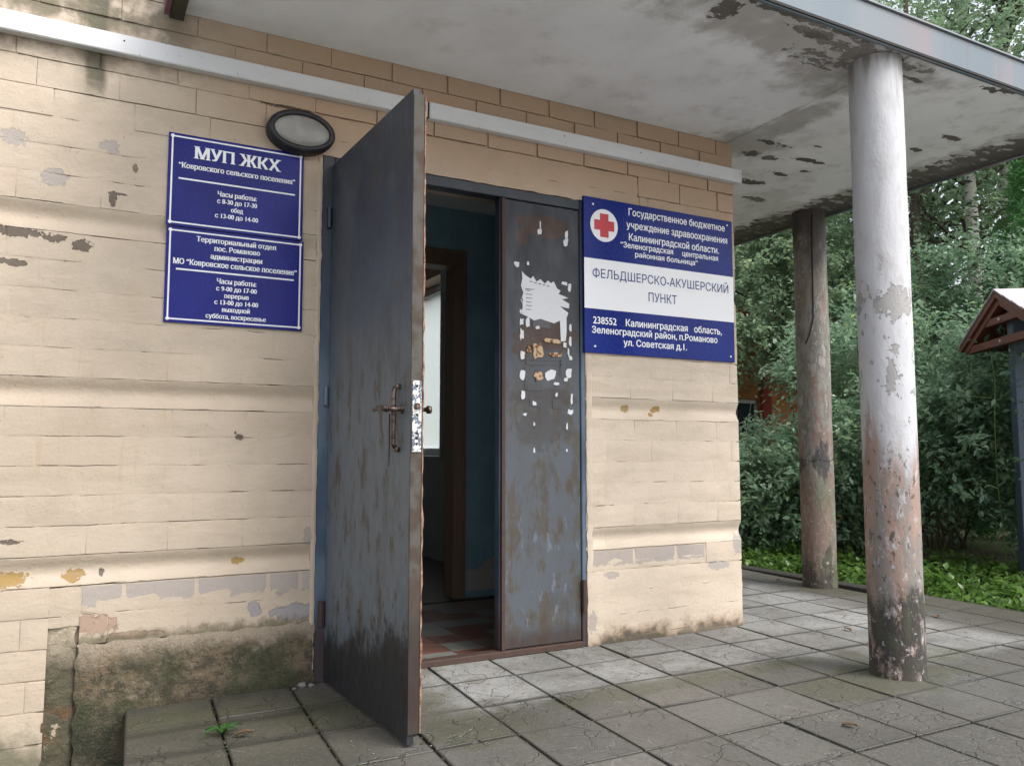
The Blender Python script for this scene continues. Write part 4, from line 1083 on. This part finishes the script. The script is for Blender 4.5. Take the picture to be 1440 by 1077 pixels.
def shrub(name, label, cat, seed, base, c, rx, ry, rz, m, ntw=900, nle=14, L=.055, Wd=.45, twl=.28, nl=26, rl=.42, group=None, zmin=0.0, spread=.02, nst=14, droop=.15):
    t = thing(name, label, cat, base, group); b = np.array(base)
    P, D, V, tone, LC = crown(seed, c, rx, ry, rz, nl, rl, ntw, nle, L, Wd, twl, zmin, spread, droop)
    part('foliage', leaf_mesh('foliage', V-b, tone), m, t)
    rs = np.random.default_rng(seed+1); k = rs.choice(len(P), min(len(P), 260), replace=False)
    bm = stems_mesh(P[k]-b-D[k]*.1, D[k], np.full(len(k), twl*1.1), .0035)
    for q in range(nst):
        e = LC[rs.integers(len(LC))]-b; s = Vector((rs.uniform(-.2, .2), rs.uniform(-.2, .2), -.02)); e = Vector(e)
        tube(bm, [s, s.lerp(e, .5)+Vector((rs.uniform(-.1, .1), rs.uniform(-.1, .1), .12)), e], [.014, .010, .005], 5, False)
    part('branches', bm, 'stem', t)
    return t
G1 = 'shrubs beyond the terrace edge'
shrub('leafy_shrub', 'rounded shrub in the gap between wall corner and dark column, under the grille window', 'shrub', 11, (5.75, 2.55, -.15), (5.75, 2.55, .5), .5, .62, .52, 'leaf_shrub', ntw=1300, nle=14, L=.062, nl=22, rl=.30, group=G1, zmin=-.05)
shrub('leafy_shrub', 'tall loose shrub seen between the two columns', 'shrub', 12, (6.45, 1.75, -.15), (6.45, 1.75, 1.1), .75, 1.15, 1.05, 'leaf_shrub', ntw=2300, nle=15, L=.058, nl=34, rl=.40, group=G1, zmin=-.05)
shrub('leafy_shrub', 'knee-high dark shrub at the wall corner, below the window of the orange building', 'shrub', 18, (5.6, 3.6, -.15), (5.6, 3.6, .12), .6, .6, .25, 'leaf_dark', ntw=700, nle=14, L=.05, nl=16, rl=.2, group=G1, zmin=-.1)
shrub('leafy_shrub', 'dark arching shrub directly right of the white column', 'shrub', 13, (6.95, .45, -.15), (6.95, .45, 1.0), .72, 1.1, 1.0, 'leaf_dark', ntw=2300, nle=15, L=.055, nl=34, rl=.38, group=G1, zmin=-.05)
shrub('leafy_shrub', 'shrub behind the roofed stand at the frame edge', 'shrub', 14, (7.0, -1.1, -.15), (7.0, -1.1, 1.1), .8, 1.1, 1.05, 'leaf_dark', ntw=1500, nle=14, L=.06, nl=30, rl=.42, group=G1, zmin=-.05)
shrub('leafy_shrub', 'tall pale green shrub behind the low rounded one', 'shrub', 15, (8.3, 4.4, -.15), (7.9, 4.6, 3.2), 1.2, 1.5, 1.25, 'leaf_birch', ntw=2600, nle=15, L=.06, Wd=.6, nl=40, rl=.5, group=G1, zmin=1.85, nst=6)
shrub('leafy_shrub', 'broad pale shrub rising above the dark arching one', 'shrub', 16, (8.3, 2.5, -.15), (8.3, 2.3, 1.7), .95, 1.5, 1.2, 'leaf_shrub', ntw=2600, nle=15, L=.062, nl=40, rl=.45, group=G1, zmin=.2, nst=20)
shrub('leafy_shrub', 'background shrub to the far right of the stand', 'shrub', 17, (8.8, -.6, -.15), (8.8, -.6, 1.6), 1.0, 1.4, 1.3, 'leaf_dark', ntw=1600, nle=14, L=.065, nl=30, rl=.5, group=G1, zmin=.1, nst=12)

def tree(label, seed, base, H, c, rx, ry, rz, m, bark, r0, ntw, nle=12, L=.075, Wd=.6, twl=.35, nl=40, rl=.6, lean=(0, 0), group='trees behind the shrubs', name='birch_tree', droop=.3, zmin=None):
    t = thing(name, label, 'tree', base, group); b = np.array(base); rs = np.random.default_rng(seed+5)
    bm = bmesh.new(); pts = [(lean[0]*f*f, lean[1]*f*f, H*f) for f in np.linspace(0, 1, 9)]
    tube(bm, [(x+rs.uniform(-.03, .03), y+rs.uniform(-.03, .03), z) for x, y, z in pts], list(np.linspace(r0, r0*.3, 9)), 12)
    part('trunk', bm, bark, t, smooth=True)
    P, D, V, tone, LC = crown(seed, c, rx, ry, rz, nl, rl, ntw, nle, L, Wd, twl, zmin, .03, droop)
    bm = bmesh.new()
    for e in LC:
        f = min(.95, max(.25, (e[2]-b[2]-.5)/H)); s = Vector((lean[0]*f*f, lean[1]*f*f, H*f)); e = Vector(e-b)
        tube(bm, [s, s.lerp(e, .5)+Vector((0, 0, .15)), e], [r0*.35, r0*.2, r0*.08], 5, False)
    part('branches', bm, 'bark', t)
    part('crown', leaf_mesh('crown', V-b, tone), m, t)
    return t
tree('birch with pale slim trunk showing below the canopy corner', 21, (10.55, 3.46, -.17), 8.5, (10.6, 3.6, 5.6), 1.6, 1.8, 2.6, 'leaf_birch', 'bark_birch', .12, 1150, L=.07)
tree('second birch with thicker trunk, at the frame edge', 22, (10.95, 3.15, -.17), 9.0, (11.0, 2.4, 6.6), 1.5, 1.5, 2.3, 'leaf_birch', 'bark_birch', .16, 520, L=.075, lean=(-.1, -.1))
tree('leafy tree rising behind the dark column', 23, (10.6, 6.8, -.17), 8.0, (10.4, 6.6, 4.0), 2.0, 1.9, 3.0, 'leaf_birch', 'bark', .15, 3000, L=.075, nl=60, name='leafy_tree')
tree('dense tree seen behind the white column top', 24, (12.2, 5.2, -.17), 8.5, (12.0, 5.0, 4.0), 1.9, 1.7, 2.8, 'leaf_far', 'bark', .15, 2300, L=.08, nl=55, name='leafy_tree')
tree('leafy tree over the canopy corner, its crown against the sky', 25, (9.6, 3.6, -.17), 7.5, (9.6, 3.3, 5.4), 1.2, 1.2, 1.3, 'leaf_birch', 'bark', .09, 620, L=.065, name='leafy_tree', nl=26, rl=.45)
tree('tall tree behind the orange building', 26, (13.5, 11.5, -.17), 10, (13.2, 11.2, 5.0), 2.6, 2.6, 4.0, 'leaf_far', 'bark', .2, 3600, L=.11, nl=60, name='leafy_tree', rl=.8)
tree('rightmost background tree, outer one of the row', 27, (14.0, 1.6, -.17), 9, (14., 1.6, 3.6), 2.2, 2.2, 3.2, 'leaf_far', 'bark', .18, 2600, L=.11, nl=50, name='leafy_tree', rl=.8)
# thuja
th = thing('thuja', 'dense dark green conical thuja behind the roofed stand', 'conifer', (9.35, 1.75, -.17))
rng = np.random.default_rng(31); k = 5200; h = rng.uniform(0, 1, k)**1.15; a = rng.uniform(0, 2*math.pi, k); rr = (.98*(1-h)**.75+.05)*(1+.16*np.sin(a*5+h*17)+.12*np.sin(a*9-h*31))*rng.uniform(.78, 1, k)
P = np.stack([rr*np.cos(a), rr*np.sin(a), h*5.0+.1], 1); D = np.stack([np.cos(a)*.6, np.sin(a)*.6, np.full(k, .8)], 1); D /= np.linalg.norm(D, axis=1)[:, None]
V, tone = leafcloud(P, D, 12, .055, .32, .022, rng, .16, up=.0, droop=0)
part('foliage', leaf_mesh('foliage', V, tone), 'leaf_thuja', th)
bm = bmesh.new(); tube(bm, [(0, 0, 0), (0, 0, 4.6)], [.09, .02], 8); part('trunk', bm, 'bark', th)
# far treeline
rng = np.random.default_rng(41); Ps, Ds = [], []
for i in range(46):
    ang = R(14+i*2.05); dist = rng.uniform(19, 26); c = np.array([math.sin(ang)*dist, -3+math.cos(ang)*dist, rng.uniform(.6, 3.8)])
    d = rng.normal(0, 1, (330, 3)); d /= np.linalg.norm(d, axis=1)[:, None]; P = c + d*rng.uniform(1.2, 2.1)*np.array([1, 1, 1.1]); k = P[:, 2] > -.1; Ps.append(P[k]); Ds.append(d[k])
V, tone = leafcloud(np.vstack(Ps), np.vstack(Ds), 7, .26, .6, .12, rng, .6)
tag(part('distant_woods', leaf_mesh('distant_woods', V, tone), 'leaf_far'), 'distant green woods closing the view behind the garden', 'woods', kind='stuff')
# ground cover
rng = np.random.default_rng(51); k = 4200
x_ = 4.60 + rng.uniform(0, 1, k)**1.3*1.9; y_ = rng.uniform(-2.2, 5.2, k); hh = rng.uniform(.02, .17, k)*np.clip((x_-4.5)*3, .35, 1)
P = np.stack([x_, y_, -.14+hh], 1); D = rng.normal(0, 1, (k, 3)); D[:, 2] = .3; D /= np.linalg.norm(D, axis=1)[:, None]
V, tone = leafcloud(P, D, 6, .052, .66, .018, rng, .06, up=1.0, droop=.1)
tag(part('ground_cover', leaf_mesh('ground_cover', V, tone), 'leaf_cover'), 'bright green low ground cover along the terrace edge', 'ground cover', kind='stuff')
rng = np.random.default_rng(53); k = 700
P = np.stack([4.6+rng.uniform(0, 1.6, k), rng.uniform(-2., 5., k), np.full(k, -.15)], 1); D = np.tile([[0, 0, 1.]], (k, 1)) + rng.normal(0, .25, (k, 3)); D /= np.linalg.norm(D, axis=1)[:, None]
T = D*rng.uniform(.12, .26, (k, 1)); Sd = np.cross(D, rng.normal(0, 1, (k, 3))); Sd /= np.linalg.norm(Sd, axis=1)[:, None]; w = .005
V = np.stack([P-Sd*w*.5, P+T*.5+Sd*w, P+T*.55, P+T*.5-Sd*w, P+T+Sd*.03], 1)
tag(part('grass', leaf_mesh('grass', V, rng.uniform(0, 1, k)), 'leaf_cover'), 'thin grass blades rising through the low ground cover', 'grass', kind='stuff')
# bright shoot arching out of the shrub
shn = thing('young_shoot', 'single bright yellow green shoot arching out of the dark shrub', 'plant', (5.95, .52, -.15))
bm = bmesh.new(); tube(bm, [(.25, .1, .2), (.1, .05, .8), (.02, 0, 1.2), (.0, -.03, 1.52), (-.02, -.02, 1.75)], [.004, .004, .0035, .003, .002], 5); tube(bm, [(.01, 0, 1.36), (.04, -.15, 1.47), (.05, -.25, 1.60)], [.004, .003, .0015], 5); tube(bm, [(.01, 0, 1.40), (.0, .13, 1.42), (.0, .24, 1.46)], [.004, .003, .0015], 5)
part('stalk', bm, mat('bright_shoot', color=(.12, .18, .05), rough=.6), shn)

# ------------------------------------------------------------------ orange building with a fan-pattern grille
ob = thing('orange_building', 'orange rendered building with red pilaster and a fan grille over its window', 'building', (7.2, 5.6, -.17))
bm = bmesh.new(); bx(bm, 0, 1.10, 0, .25, 0, 2.9); bx(bm, 1.56, 5.5, 0, .25, 0, 2.9); bx(bm, 1.10, 1.56, 0, .25, 0, .58); bx(bm, 1.10, 1.56, 0, .25, 1.79, 2.9); bx(bm, 0, 5.5, .25, 4.0, 0, 2.9)
part('wall', bm, 'orange', ob)
part('pilaster', box(1.565, 1.73, -.06, -.002, 0, 2.2), 'redstucco', ob); part('sill_band', box(0.3, 1.56, -.05, -.002, .36, .56), 'redstucco', ob)
part('roof', box(-.2, 5.7, -.35, 4.2, 2.9, 3.02), 'redstucco', ob)
wn_ = part('window', bmesh.new(), 'pvc', ob); bm = bmesh.new()
bx(bm, 1.105, 1.555, .05, .11, .585, .64); bx(bm, 1.105, 1.555, .05, .11, 1.73, 1.785); bx(bm, 1.105, 1.15, .05, .11, .64, 1.73); bx(bm, 1.51, 1.555, .05, .11, .64, 1.73); bx(bm, 1.15, 1.51, .05, .11, 1.12, 1.17)
rebuild(wn_, bm)
part('pane', box(1.15, 1.51, .075, .085, .641, 1.729), 'glass_dark', wn_)
for i in range(13):
    a = R(8+i*13.5-0); L_ = 1.6; x1_, z1_ = 1.11+math.cos(a)*L_*.5*1.2, .60+math.sin(a)*L_*.9
    f = 1.0
    ex, ez = math.cos(a)*1.0, math.sin(a)*1.0
    if math.cos(a) < 0: continue
    f = min((.44/ex if ex > 1e-3 else 9), (1.17/ez if ez > 1e-3 else 9))
    bm = bmesh.new(); tube(bm, [(1.112, .02, .60), (1.112+ex*f, .02, .60+ez*f)], .005, 4); part('grille_bar', bm, 'grille', wn_)
for i in range(5):
    a = R(200+i*28); ex, ez = math.cos(a), math.sin(a)
    bm = bmesh.new(); tube(bm, [(1.54, .02, 1.6), (1.54-abs(ex)*.4, .02, 1.6+ez*.5)], .005, 4); part('grille_bar', bm, 'grille', wn_)

# ------------------------------------------------------------------ roofed stand
st = thing('roofed_stand', 'red brown gable roofed stand on a grey blue steel post', 'information stand', (6.0, .36, -.17), rotz=math.atan2(.81, .59))
# local x = along the gable (away from camera), local -y = along the ridge direction (away right), z up
def lx(a, b, w, h, name, m, y0, y1):
    """beam between (x,z) points a and b, depth y0..y1, height h"""
    A = Vector((a[0], 0, a[1])); B = Vector((b[0], 0, b[1])); d = (B-A).normalized(); n = Vector((-d.z, 0, d.x))*h/2
    return part(name, poly(bmesh.new(), [((A-n).x, (A-n).z), ((B-n).x, (B-n).z), ((B+n).x, (B+n).z), ((A+n).x, (A+n).z)], y0, y1), m, st)
AP = (0.0, 2.17); FL = (.66, 1.84); FR_ = (-.66, 1.84)
lx(FL, AP, 0, .035, 'roof_slab', 'redwood', -.95, .12); lx(FR_, AP, 0, .035, 'roof_slab', 'redwood', -.95, .12)
for q in range(5):
    for sgn in (1, -1):
        a = (sgn*.66*(q+1.08)/5, 2.17-.33*(q+1.08)/5+.034); b = (sgn*.66*q/5, 2.17-.33*q/5+.040)
        lx(a, b, 0, .010, 'shingle', 'shingle', -.97, .13)
lx((.61, 1.82), (0, 2.125), 0, .05, 'rafter', 'redwood', .04, .10); lx((-.61, 1.82), (0, 2.125), 0, .05, 'rafter', 'redwood', .04, .10)
lx((.58, 1.83), (-.58, 1.83), 0, .055, 'tie_beam', 'redwood', .04, .095); lx((.26, 1.99), (-.26, 1.99), 0, .05, 'collar_beam', 'redwood', .04, .095)
part('back_board', poly(bmesh.new(), [(-.6, 1.83), (.6, 1.83), (0, 2.13)], -.90, -.88), 'redwood', st)
part('post', box(-.045, .045, -.06, .03, 0, 2.06, bev=.004), 'steel_post', st)
for z_ in (1.99, 1.83, 1.76):
    b_ = bmesh.new(); tube(b_, [(.0, .095 if z_ > 1.8 else .03, z_), (.0, .105 if z_ > 1.8 else .04, z_)], .012, 8); part('bolt', b_, 'bolt', st)
SC.cycles.max_bounces = 8; SC.cycles.use_denoising = True
